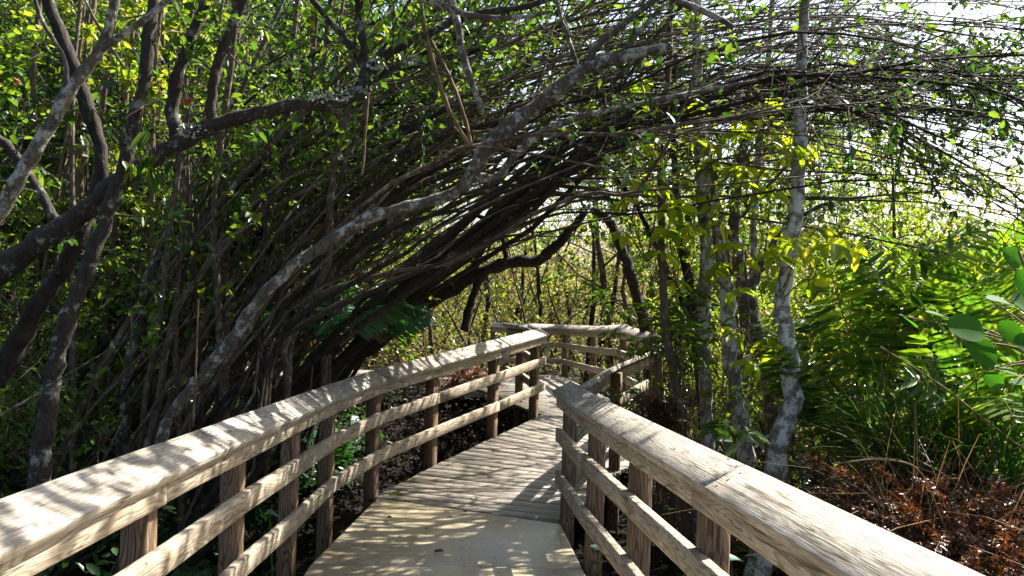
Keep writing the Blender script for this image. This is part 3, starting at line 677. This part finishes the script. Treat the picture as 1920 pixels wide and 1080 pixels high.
# hanging sticks and vines
def stick(label, spec, barkm, name='hanging_branch', cat='branch', sides=8, twigs=0):
    pp, rr = limb_path(spec, False); tb = Tubes(); tb.add(pp, rr, sides, .15)
    if twigs: twiggy(tb, pp, twigs, .1, 1, .25, .003, [], [], 0, .7)
    o = link(name, tb.mesh(name, pp[0]), None, (M[barkm],), pp[0]); tag(o, label, cat); return o
stick('pale mottled dead stick hanging straight down at top centre', S(4.3, (842, -30, 6), (858, 50, 7), (872, 115, 7), (888, 165, 6), (905, 212, 5)), 'bark_pale')
stick('tan vine dangling left of the mottled dead stick and meeting the mottled limb', S(4.5, (784, -30, 4), (800, 70, 4.5), (820, 145, 4.5), (846, 215, 4), (880, 272, 3.5)), 'bark_tan', 'hanging_vine', 'vine')
stick('second thinner tan vine crossing the dangling vine', S(4.7, (790, 40, 3), (815, 90, 4), (845, 150, 4), (870, 215, 3), (885, 275, 3)), 'bark_tan', 'hanging_vine', 'vine')
stick('pale bent branch crossing the top of the picture above the hanging stick', S(4.1, (770, -20, 6), (830, 10, 6), (880, 28, 6), (960, 34, 5), (1035, 22, 3)), 'bark_pale')
stick('pale lichen tipped branch pointing down right at the top edge', S(4.4, (1220, -30, 8), (1270, 2, 7), (1330, 25, 6), (1376, 52, 6)), 'bark_pale')
stick('thin rusty aerial root hanging below the crook of the lichened limb', S(4.6, (690, 180, 3), (686, 230, 2.5), (682, 300, 2), (677, 330, 1.5)), 'bark_tan', 'hanging_root', 'root')
stick('thin pale twig sweeping down across the left trunks', S(3.6, (150, -20, 3), (190, 60, 3), (235, 130, 2)), 'bark_pale')
stick('fine straight stalk in front of the mottled limb above the left railing', S(4.6, (372, 560, 1.6), (368, 680, 1.8), (362, 800, 2)), 'bark_tan', 'dry_stalk', 'stalk')
stick('dry twig curving across the shade at the left edge', S(3.8, (-20, 790, 2), (60, 745, 2), (130, 700, 1.5), (215, 650, 1)), 'bark_pale', 'dry_stalk', 'stalk')
# right hand trunks
big_limb('pale_tree', 'stoutest pale mottled trunk, standing alone right of the group', 'tree',
         S(6.2, (1445, 930, 20), (1465, 830, 19), (1483, 745, 18), (1476, 650, 16), (1468, 560, 15), (1482, 460, 14), (1496, 350, 13), (1500, 220, 12), (1503, 90, 10), (1515, -40, 9)), (), 'bark_grey', 'leaf_bright', 8, 8, .6)
big_limb('pale_tree', 'mottled trunk with a slight S curve in the middle of the right group', 'tree',
         S(6.9, (1400, 840, 17), (1378, 740, 15), (1368, 640, 14), (1362, 540, 14), (1350, 440, 13), (1328, 330, 11), (1312, 210, 10), (1305, 60, 9), (1300, -40, 8)), (), 'bark_grey', 'leaf_bright', 8, 8, .6)
big_limb('pale_tree', 'straight grey trunk just left of the S curved one', 'tree',
         S(6.9, (1328, 850, 12), (1322, 720, 12), (1320, 580, 12), (1322, 450, 11), (1315, 330, 10), (1306, 180, 9), (1310, -40, 8)), (), 'bark_grey', 'leaf_bright', 6, 8, .6)
big_limb('pale_tree', 'thin leaning trunk nearest the bush at the left of the right group', 'tree',
         S(6.5, (1292, 850, 8), (1272, 740, 8), (1252, 640, 8), (1243, 520, 7), (1240, 400, 7), (1245, 260, 6), (1255, 100, 6), (1260, -40, 5)), (), 'bark_thin', 'leaf_bright', 8, 8, .5)
big_limb('pale_tree', 'brown trunk behind the thin leaning one, splitting low down', 'tree',
         S(7.3, (1318, 800, 8), (1308, 680, 9), (1297, 560, 9), (1280, 470, 8), (1268, 380, 7), (1262, 240, 6), (1266, 100, 6)), [S(7.3, (1305, 650, 6), (1290, 590, 6), (1255, 520, 6), (1230, 460, 5), (1190, 380, 4), (1150, 330, 4))], 'bark_dark', 'leaf_bright', 8, 8, .5)
big_limb('pale_tree', 'very slim whitish trunk between the S curved and the stoutest trunk', 'tree',
         S(8.2, (1395, 760, 7), (1408, 620, 7), (1413, 500, 7), (1416, 380, 6), (1424, 260, 6), (1440, 120, 5), (1450, -30, 4)), (), 'bark_grey', 'leaf_bright', 6, 8, .6)
big_limb('pale_tree', 'dark knotted trunk with a hollow bulge behind the group', 'tree',
         S(7.7, (1448, 760, 18), (1425, 660, 16), (1402, 580, 18), (1395, 540, 14), (1384, 480, 11), (1376, 400, 10), (1388, 310, 9), (1405, 240, 8), (1430, 120, 6)), [S(7.7, (1398, 560, 10), (1430, 490, 7), (1470, 430, 5), (1540, 385, 4), (1620, 370, 3))], 'bark_mid', 'leaf_bright', 8, 6, .6)
big_limb('pale_tree', 'dark slanting trunk in the shade behind the far end of the railing', 'tree',
         S(10.5, (1215, 640, 12), (1195, 560, 11), (1170, 480, 10), (1145, 420, 9), (1110, 390, 7)), (), 'bark_dark', 'leaf_mid', 8, 4, .5)
for k, (x0, x1, y1) in enumerate(((1105, 1110, 430), (1010, 1000, 440), (1130, 1165, 420), (960, 985, 470), (1065, 1050, 500), (905, 915, 470))):
    big_limb('slender_tree', 'thin dark sapling rising behind the far railing', 'tree', S(17+k, (x0, 640, 5), (x0+(x1-x0)*.4+6, 560, 4.5), (x1, y1, 3), (x1+15*(k-2), y1-70, 2)), (), 'bark_dark', 'leaf_bright', 9, 5, .3, sides=6, tw=.9)['group'] = 'thin saplings behind the far railing'

# ------------------------------------------------------------------ broad lime leaf sprays
def leaf_spray(center, nwhorl, spread, size, mat, name, label, cat, group=None, whorl=6, wr=.5, drop=-.35, root=None, shape=(.35, .75, 1.0, .7)):
    c = np.array(center); tb = Tubes(); pos = []; dr = []; nv = []
    root = c+V(.1, .1, -.5) if root is None else np.array(root)
    base = V(root[0], root[1], root[2])
    for k in range(nwhorl):
        q = c+R.randn(3)*np.array(spread); mid = (q+root)/2+R.randn(3)*.05+V(0, 0, .04)
        pt = cr_spline([root, mid, q], 4); tb.add(pt, np.linspace(.006, .002, len(pt)), 5)
        ax = nrm(R.randn(3)*.35+V(0, 0, 1)); a = nrm(np.cross(ax, R.randn(3))); b = np.cross(ax, a); m = whorl+R.randint(-1, 2)
        for z in range(m):
            t = z*2*math.pi/m+R.randn()*.12; v = a*math.cos(t)+b*math.sin(t)+ax*(drop+R.randn()*.12); pos.append(q+nrm(v)*.015); dr.append(v); nv.append(ax+R.randn(3)*.15)
    t = thing(name, base, label, cat, group); link('twig', tb.mesh('twig', base), t, (M['bark_tan'],))
    s = (.5+.7*R.rand(len(pos)))*size
    link('foliage', leaves_mesh('foliage', np.array(pos), np.array(dr), s, s*wr, .25, .3, base, shape, nvec=nv), t, (M[mat],))
    return t
for k, (x, y, d, nw, sx, sz) in enumerate(((1260, 300, 6.3, 7, .14, .12), (1225, 400, 6.3, 8, .15, .14), (1285, 450, 6.2, 7, .12, .12), (1330, 340, 6.4, 7, .16, .14), (1390, 430, 6.5, 7, .15, .12),
                           (1450, 420, 6.3, 7, .12, .14), (1480, 480, 6.0, 4, .12, .10), (1545, 475, 5.9, 4, .12, .05), (1420, 300, 6.6, 8, .2, .15), (1350, 230, 6.6, 8, .25, .12),
                           (1560, 250, 6.8, 8, .3, .12), (1240, 230, 6.6, 7, .2, .1), (1445, 650, 5.9, 4, .06, .05), (1310, 520, 6.6, 4, .12, .12))):
    c = P(x, y, d); leaf_spray(c, max(4, nw-1), (sx*1.35, .25, sz*1.4), .15, 'leaf_lime', 'broad_leaf_sapling', 'spray of glowing lime coloured leaves in whorls beside the pale trunks', 'sapling', 'lime leaf sprays by the pale trunks', root=c+V(.0, .25, -.35))
leaf_spray(P(1350, 800, 5.6), 4, (.10, .1, .05), .14, 'leaf_mid', 'broad_leaf_seedling', 'small green seedling in the shade at the foot of the pale trunks', 'seedling')
# bush beside the far railing
for k in range(3):
    c = P(1225+30*k, 600+25*k, 6.9-.2*k)
    leaf_spray(c, 26, (.20, .15, .20), .115, 'leaf_mid', 'leafy_bush', ['glossy green bush hiding the right end of the far railing', 'upper glossy bush against the thin leaning trunk', 'lower glossy bush behind the right railing cap'][k], 'bush', None, root=V(c[0]+.1, c[1]+.1, GZ), wr=.34, drop=.15)

# ------------------------------------------------------------------ ferns
def frond_parts(length, npair=26, plen=.15, pw=.028, bend=.9):
    """a frond along +X arching, returns rachis points and pinnae arrays"""
    t = np.linspace(0, 1, 15); x = length*t*(1-.22*bend*t); z = length*(.62*t-.62*bend*t*t); pts = np.stack([x, 0*t, z], 1)
    pos = []; dr = []; ln = []; nv = []
    for k in range(npair):
        f = .16+.84*k/npair; p, tg = interp(pts, min(f, .995)); l = plen*math.sin(math.pi*min(1, (f*.86+.12)))**.7*(1 if f < .9 else .6)
        for s in (-1, 1):
            pos.append(p); dr.append(tg*.42+V(0, s, 0)+V(0, 0, -.12+R.randn()*.06)); ln.append(l*(.9+.2*R.rand())); nv.append(np.cross(V(0, 1, 0), tg)*-1+R.randn(3)*.15)
    return pts, np.array(pos), np.array(dr), np.array(ln), np.array(nv)
def make_fern(mat, nf=9, length=1.1, plen=.15, pw=.030, npair=26, elev=(.2, .9), barkm='bark_tan', roll=1.1, jit=0.0):
    parts = []
    for k in range(nf):
        pts, pos, dr, ln, nv = frond_parts(length*(.7+.5*R.rand()), npair, plen, pw, .7+.6*R.rand())
        az = k*2*math.pi/nf+R.randn()*.3; el = R.uniform(*elev)
        Rm = np.array(Matrix.Rotation(az, 3, 'Z') @ Matrix.Rotation(-el, 3, 'Y') @ Matrix.Rotation(R.uniform(-1, 1)*roll, 3, 'X'))
        if jit: dr = dr+R.randn(*dr.shape)*jit; pos = pos+R.randn(*pos.shape)*.012
        f = lambda a: a@Rm.T
        tb = Tubes(); tb.add(f(pts), np.linspace(.006, .0015, len(pts)), 4)
        me = leaves_mesh('frond', f(pos), f(dr), ln, pw*(.6+.4*ln/plen), .15, .12, nvec=f(nv), shape=(.2, .75, 1.0, .75)); me.materials.append(M[mat])
        sm = tb.mesh('rachis'); sm.materials.append(M[barkm]); parts.append((me, sm))
    return parts
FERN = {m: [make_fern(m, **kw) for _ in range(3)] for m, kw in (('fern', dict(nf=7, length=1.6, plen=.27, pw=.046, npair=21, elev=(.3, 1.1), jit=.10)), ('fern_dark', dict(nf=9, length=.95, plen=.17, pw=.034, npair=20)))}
FERN['dead'] = [make_fern('dead', nf=30, length=.72, plen=.042, pw=.015, npair=44, jit=.6, elev=(-.1, .8), barkm='straw') for _ in range(3)]
FERN['withered'] = [make_fern('litter', nf=18, length=.8, plen=.06, pw=.014, npair=34, elev=(-.1, .9), barkm='bark_dark', jit=.5) for _ in range(3)]  # near-black litter colour takes the place of shade on these fronds
FERN['lush'] = [make_fern('leaf_mid', nf=8, length=1.3, plen=.20, pw=.036, npair=20, elev=(.3, 1.1), jit=.12) for _ in range(3)]
def put_fern(kind, x, y, z, s, label, group, tilt=(0, 0), name='fern'):
    parts = FERN[kind][R.randint(3)]; t = thing(name, (x, y, z), label, 'fern', group); t.scale = (s, s, s); t.rotation_euler = (tilt[0], tilt[1], R.rand()*6.28)
    for me, sm in parts:
        fr = link('frond', me, t); link('rachis', sm, fr)
    return t
GF = 'green ferns massed right of the walkway'
for (x, y, d, s) in ((1560, 690, 6.4, 1.2), (1650, 610, 7.2, 1.3), (1740, 560, 7.0, 1.3), (1830, 640, 6.2, 1.1), (1900, 560, 7.4, 1.3), (1790, 720, 5.6, 1.0),
                     (1620, 770, 6.2, 1.0), (1880, 740, 5.5, .9), (1800, 500, 9, 1.3)):
    c = P(x, y, d); put_fern(['fern', 'lush', 'fern'][R.randint(3)], c[0], d, max(c[2]-.55*s, GZ), s*.98, 'large bright green fern with long arching fronds in the sun right of the pale trunks', GF)
for k in range(12):
    x = R.uniform(-1.8, .0); y = R.uniform(6.5, 12.5)
    if free(x, y, .15): put_fern('withered', x, y, GZ, .6+.3*R.rand(), 'withered fern coloured near black for shade, between the left railing and the bend', 'withered ferns between the left railing and the bend', name='dead_fern')
for (x, y, d, s) in ((640, 600, 6.5, 1.0), (715, 600, 7.3, .9)):
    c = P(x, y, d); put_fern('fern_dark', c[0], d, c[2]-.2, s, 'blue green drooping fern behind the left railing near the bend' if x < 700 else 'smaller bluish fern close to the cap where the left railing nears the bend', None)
for k in range(14):
    x = R.uniform(-4.5, -1.8); y = R.uniform(4.5, 11); 
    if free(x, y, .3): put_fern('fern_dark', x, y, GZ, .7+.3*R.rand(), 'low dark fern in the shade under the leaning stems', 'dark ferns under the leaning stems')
for (x, y, d, s) in ((1680, 900, 4.9, .95), (1780, 950, 4.5, .9), (1870, 900, 4.9, .95), (1740, 880, 5.4, .9), (1640, 960, 4.9, .75), (1850, 1010, 4.2, .8), (1930, 980, 4.4, .9), (1620, 1000, 4.9, .6), (1720, 1010, 4.4, .7)):
    c = P(x, y, d); put_fern('dead', c[0], d, c[2]-.25, s, 'curled rust brown dead fern heaped beyond the right railing', 'dead brown ferns beyond the right railing', name='dead_fern')
for k in range(9):
    y = R.uniform(6.3, 9.5); x = R.uniform(1.6, 2.4)*y/7
    if free(x, y, .2): put_fern('dead', x, y, GZ, .7, 'withered brown fern in the shade round the pale trunks', 'withered ferns round the pale trunks', name='dead_fern')
for (x, y) in ((880, 650), (905, 665), (850, 665)):
    c = P(x, y, 10.2); put_fern('dead', c[0], c[1], c[2]-.4, .6, 'brown dead fern hanging over the far end of the left railing', 'dead ferns at the far end of the left railing', name='dead_fern')
for k in range(4):
    c = P(1215+R.rand()*60, 690+R.rand()*60, 6.6); put_fern('dead', c[0], c[1], c[2]-.35, .55, 'hanging brown dead fern beside the end of the short dark railing', 'dead ferns beside the short railing', name='dead_fern')

# ------------------------------------------------------------------ grasses
def blades(n, h, spread, w, droop):
    vs = []; fs = []
    for i in range(n):
        b = V(R.randn()*spread*.3, R.randn()*spread*.3, 0); az = R.rand()*6.28; out = V(math.cos(az), math.sin(az), 0); s = V(-out[1], out[0], 0); l = h*(.6+.6*R.rand()); sp = .15+R.rand()*droop
        for k in range(5):
            t = k/4; c = b+out*l*sp*t**1.6+V(0, 0, l*(t-.45*sp*t*t)); ww = w*(1-t)**.6*.5+.0008; vs += [c-s*ww, c+s*ww]
        o = i*10; fs += [[o+2*k, o+2*k+1, o+2*k+3, o+2*k+2] for k in range(4)]
    return np_mesh('blades', vs, [np.array(fs)])
GR = [blades(70, .75, .25, .012, 1.0) for _ in range(3)]; GS = [blades(26, .8, .3, .006, 1.6) for _ in range(3)]
def put_grass(x, y, z, s, dry, label, group):
    me = copy_mesh_mat((GS if dry else GR)[R.randint(3)], M['straw' if dry else 'grass']); o = link('grass_tuft', me, None); o.location = (x, y, z); o.scale = (s, s, s); o.rotation_euler = (R.randn()*.1, R.randn()*.1, R.rand()*6.28)
    return tag(o, label, 'grass', group)
for (x, y, d) in ((1690, 775, 5.6), (1800, 775, 5.4), (1860, 800, 5.1), (1740, 810, 5.3), (1900, 820, 5.0)):
    c = P(x, y, d); put_grass(c[0], d, c[2]-.45, 1.0+.3*R.rand(), False, 'tuft of long green grass blades between the ferns and the dead brown heap', 'green grass tufts by the dead ferns')
for (x, y, d) in ((1700, 930, 4.8), (1790, 900, 4.8), (1660, 930, 4.8), (1870, 920, 4.5), (1740, 970, 4.5)):
    c = P(x, y, d); put_grass(c[0], d, c[2]-.35, .9+.3*R.rand(), True, 'tuft of dry straw stalks sticking out of the dead brown ferns', 'dry stalks in the dead ferns')
stick('long dry stalk bent over the dead ferns', S(4.4, (1560, 870, 1.5), (1650, 862, 2), (1720, 880, 2), (1760, 960, 2), (1800, 1060, 2)), 'bark_tan', 'dry_stalk', 'stalk')
stick('long dry stalk slanting down through the grass at right', S(4.8, (1650, 650, 1.5), (1760, 720, 2), (1850, 790, 2), (1930, 850, 2)), 'bark_tan', 'dry_stalk', 'stalk')
# broad arrow leaves low down
def arrow_leaf(x, y, d, s, label):
    c = P(x, y, d); t = thing('arrow_leaf_plant', (c[0], d, GZ), label, 'plant')
    pr = [(0, 0), (-.35, .32), (-.42, .05), (-.22, -.35), (.15, -.3), (.6, -.16), (1, 0), (.6, .16), (.15, .3), (-.22, .35), (-.42, .1)]
    outline = [(-.05, 0), (-.45, .28), (-.3, .42), (0, .42), (.45, .26), (1, 0), (.45, -.26), (0, -.42), (-.3, -.42), (-.45, -.28)]
    vs = [(0, 0, 0)]+[(a*s, b*s, abs(b)*s*.35-a*a*s*.2) for a, b in outline]; fs = [[0, 1+i, 1+(i+1) % 10] for i in range(10)]
    me = np_mesh('blade', vs, [np.array(fs)], True); o = link('blade', me, t, (M['arrow'],)); o.location = (0, 0, c[2]-GZ); o.rotation_euler = (.15, .1, R.uniform(-.6, .6))
    tb = Tubes(); tb.add([V(.05, .05, 0), V(.02, .02, (c[2]-GZ)*.6), V(0, 0, c[2]-GZ)], [.006, .005, .004], 5); link('stalk', tb.mesh('stalk'), t, (M['grass'],))
arrow_leaf(1372, 1048, 4.0, .085, 'grey green arrow shaped leaf glimpsed under the right railing')
arrow_leaf(505, 962, 4.6, .06, 'pale arrow shaped leaf between two posts of the left railing')
arrow_leaf(1120, 1030, 4.6, .08, 'dim arrow shaped leaf beside the slab edge under the right railing')
arrow_leaf(1190, 780, 6.4, .10, 'pale arrow shaped leaf beyond the right cap near the bush')
# near round leaves at the right edge
def round_leaves():
    spots = [(1775, 610, 2.6, .125, 0), (1812, 640, 2.65, .115, 1), (1905, 510, 2.4, .10, 1), (1895, 560, 2.4, .10, 0), (1930, 600, 2.3, .10, 1), (1735, 585, 2.9, .09, 2), (1690, 592, 2.9, .08, 2),
             (1890, 720, 2.3, .10, 2), (1925, 660, 2.2, .10, 1), (1865, 690, 2.6, .08, 2), (1940, 780, 2.3, .10, 1), (1850, 560, 2.8, .08, 2), (1870, 610, 2.5, .085, 1), (1900, 640, 2.4, .09, 0), (1880, 470, 2.6, .08, 1), (1915, 750, 2.4, .09, 1), (1845, 700, 2.7, .07, 1)]
    base = V(1.9, 2.9, GZ); t = thing('round_leaf_shrub', base, 'broad round leaved branch reaching in from the right edge, close to the camera', 'shrub')
    tb = Tubes(); hub = P(2000, 700, 2.7); tb.add(cr_spline([base, V(1.95, 2.85, .6), hub, P(1960, 600, 2.5), P(1910, 470, 2.5)], 4), np.linspace(.014, .004, 17), 6)
    for i, (x, y, d, s, k) in enumerate(spots):
        c = P(x, y, d); tb.add(cr_spline([hub, (hub+c)/2+V(0, 0, .03), c], 4), np.linspace(.005, .002, 9), 5)
        m = 12; vs = [(0, 0, 0)]+[(s*(.5-.5*math.cos(a)*1.0), s*.40*math.sin(a), abs(math.sin(a))*s*.06-.1*s*(.5-.5*math.cos(a))**2) for a in [2*math.pi*q/m for q in range(m)]]
        vs[0] = (s*.5, 0, -.03*s); fs = [[0, 1+q, 1+(q+1) % m] for q in range(m)]
        o = link('leaf', np_mesh('leaf', vs, [np.array(fs)], True), t, (M['round'],)); o.location = tuple(c-base)
        o.rotation_euler = ((1.0, 1.25, .25)[k]+R.uniform(-.2, .2), (.35, .6, .15)[k]+R.uniform(-.3, .3), R.uniform(-.4, .4))
    link('branch', tb.mesh('branch', base), t, (M['bark_tan'],))
round_leaves()

# ------------------------------------------------------------------ ground stuff
def scatter(name, n, fx, zr, ls, mat, label, cat, up=.2):
    x, y = fx(n); k = ~onpath(x, y); x, y = x[k], y[k]; n = len(x); z = GZ+zr[0]+(zr[1]-zr[0])*R.rand(n)**1.6
    cl = np.sin(x*2.1+1)*np.sin(y*1.7); keep = R.rand(n) < .45+.55*np.clip(cl+.4, 0, 1)
    x, y, z = x[keep], y[keep], z[keep]; n = len(x)
    d = R.randn(n, 3); d[:, 2] = d[:, 2]*.5+up; s = ls*(.6+.8*R.rand(n))
    o = link(name, leaves_mesh(name, np.stack([x, y, z], 1), d, s, s*.45), None, (M[mat],)); tag(o, label, cat, None, 'stuff')
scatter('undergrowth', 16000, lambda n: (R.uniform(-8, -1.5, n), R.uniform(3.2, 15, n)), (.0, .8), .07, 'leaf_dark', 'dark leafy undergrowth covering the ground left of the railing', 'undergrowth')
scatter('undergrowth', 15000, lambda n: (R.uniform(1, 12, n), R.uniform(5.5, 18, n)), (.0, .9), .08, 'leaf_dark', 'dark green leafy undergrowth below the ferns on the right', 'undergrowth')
scatter('undergrowth', 14000, lambda n: (R.uniform(-6, 8, n), R.uniform(16.2, 26, n)), (.0, 1.3), .09, 'leaf_olive', 'dry olive undergrowth beyond the far railing', 'undergrowth')
x = R.uniform(-7, 9, 26000); y = R.uniform(1.5, 17, 26000); z = np.full(26000, GZ+.05)+.07*np.sin(x*1.7+y*.6)+.05*np.sin(y*2.3-x)+.02*R.rand(26000)
d = R.randn(26000, 3); d[:, 2] *= .25; s = .04+.05*R.rand(26000)
o = link('leaf_litter', leaves_mesh('leaf_litter', np.stack([x, y, z], 1), d, s, s*.5), None, (M['litter'],)); tag(o, 'brown leaf litter covering the wet swamp floor', 'leaf litter', None, 'stuff')

scatter('undergrowth', 9000, lambda n: (R.uniform(-2, .5, n), R.uniform(5, 13, n)), (.0, .6), .06, 'litter', 'withered undergrowth coloured near black for shade, close behind the left railing', 'undergrowth')  # dark leaf colour replaces shade on ground the sun still reaches
# debris on the deck
def deckz(x, y):
    return CAMZ-np.interp(y, [2, 3, 4.85, 6.2, 7.5, 8.6, 9.75], [1.5, 1.53, 1.595, 1.63, 1.58, 1.50, 1.44])
def fallen(x, y, s, mat, label, el=(.45)):
    px = P(x, y, 1); dr = px-V(0, 0, CAMZ); k = 3.5
    for _ in range(40): q = V(0, 0, CAMZ)+dr*k; k += (q[2]-deckz(q[0], q[1]))/(-dr[2])*.7
    q = V(0, 0, CAMZ)+dr*k+V(0, 0, .012); a = R.rand()*6.28
    me = leaves_mesh('fallen_leaf', [V(0, 0, 0)], [V(math.cos(a), math.sin(a), .12)], s, s*el, .7, .1, nvec=[V(.1, .1, 1)])
    o = link('fallen_leaf', me, None, (M[mat],)); o.location = tuple(q); tag(o, label, 'leaf')
fallen(730, 932, .11, 'leaf_mid', 'green fallen leaf on the first plank near the left post', .4)
fallen(885, 942, .07, 'leaf_mid', 'small green fallen leaf in the middle of the first planks', .5)
fallen(705, 945, .07, 'litter', 'brown curled leaf at the left corner of the slab', .8)
fallen(812, 1040, .075, 'dead', 'rusty red leaf lying on the slab near the front joint', .5)
fallen(725, 973, .04, 'litter', 'small brown leaf left of centre on the slab', .7)
fallen(868, 962, .035, 'litter', 'small dark leaf just before the slab meets the planks', .7)
fallen(802, 994, .035, 'litter', 'tiny dark leaf at the middle of the slab', .6)
fallen(845, 870, .07, 'leaf_bright', 'yellowish leaf on the planks by the left edge', .3)
def twigs_on_deck():
    tb = Tubes()
    for i in range(260):
        y = R.uniform(3.6, 9.4); x = R.uniform(-1.0, .35) if y < 6 else R.uniform(-.8, .4)+(y-6)*.3
        z = deckz(x, y)+.004+R.rand()*.004; a = R.rand()*6.28; l = .01+.05*R.rand()**2
        if y < 6 or R.rand() < .4: tb.add([V(x, y, z), V(x+math.cos(a)*l*.5, y+math.sin(a)*l*.5, z+.003), V(x+math.cos(a+.3)*l, y+math.sin(a+.3)*l, z)], [.0012, .0014, .0008], 4)
    o = link('leaf_debris', tb.mesh('leaf_debris'), None, (M['nail'],)); tag(o, 'tiny dark twigs and seeds strewn over the slabs and planks', 'debris', None, 'stuff')
twigs_on_deck()
# red berries among the leaves at upper left
for k, (x, y) in enumerate(((268, 140), (350, 190), (30, 152), (256, 236))):
    c = P(x, y, 4.5); vs = []; fs = []
    tb = Tubes()
    for i in range(12):
        q = R.randn(3)*.009; r_ = .0065; ts = np.linspace(0, math.pi, 6); tb.add([q+V(0, 0, -r_*math.cos(a)) for a in ts], [max(.0003, r_*math.sin(a)) for a in ts], 6)
    o = link('berry_cluster', tb.mesh('berry_cluster'), None, (M['berry'],)); o.location = tuple(c)
    tag(o, ['red berry cluster left of the tall dark forked stems', 'red berry cluster at the foot of the tall dark stem', 'red berry cluster at the far left edge', 'red berry cluster above the drooping green leaves'][k], 'berries')
leaf_spray(P(262, 270, 4.3), 5, (.05, .05, .05), .13, 'leaf_mid', 'hanging_leaf_sprig', 'drooping sprig of long narrow green leaves over the lichened limb at left', 'leaves', wr=.2, drop=-2.5, root=P(270, 200, 4.4))

# ------------------------------------------------------------------ light, sky, camera
AZ = math.radians(50); EL = math.radians(47)       # azimuth to the right of the view direction (+Y)
sd = Vector((math.sin(AZ)*math.cos(EL), math.cos(AZ)*math.cos(EL), math.sin(EL)))
sl = bpy.data.lights.new('sun', 'SUN'); sl.energy = 5.0; sl.angle = math.radians(.5); sl.color = (1, .95, .86)
so = bpy.data.objects.new('sun', sl); COL.objects.link(so); so.rotation_euler = (-sd).to_track_quat('-Z', 'Y').to_euler(); so.location = (5, 5, 12)
w = bpy.data.worlds.new('World'); sc.world = w; w.use_nodes = True; nt = w.node_tree; nt.nodes.clear()
sk = nt.nodes.new('ShaderNodeTexSky'); sk.sky_type = 'NISHITA'; sk.sun_disc = False; sk.sun_elevation = EL; sk.sun_rotation = AZ
sk.air_density = 1.0; sk.dust_density = 3.2
bg = nt.nodes.new('ShaderNodeBackground'); bg.inputs[1].default_value = .065; wo = nt.nodes.new('ShaderNodeOutputWorld')
nt.links.new(sk.outputs[0], bg.inputs[0]); nt.links.new(bg.outputs[0], wo.inputs[0])
cam = bpy.data.cameras.new('camera'); co = bpy.data.objects.new('camera', cam); COL.objects.link(co)
cam.lens = 36*F/1920; cam.sensor_width = 36; cam.clip_end = 500; cam.clip_start = .05
co.matrix_world = Matrix(((cr, -sr, 0, 0), (0, 0, -1, 0), (sr, cr, 0, CAMZ), (0, 0, 0, 1)))
sc.camera = co
sc.view_settings.view_transform = 'Standard'; sc.view_settings.look = 'None'; sc.view_settings.gamma = 1; sc.view_settings.exposure = 2.0
sc.cycles.max_bounces = 6; sc.cycles.diffuse_bounces = 3; sc.cycles.transmission_bounces = 4; sc.cycles.glossy_bounces = 2
sc.cycles.sample_clamp_indirect = 4
sc.cycles.use_denoising = True
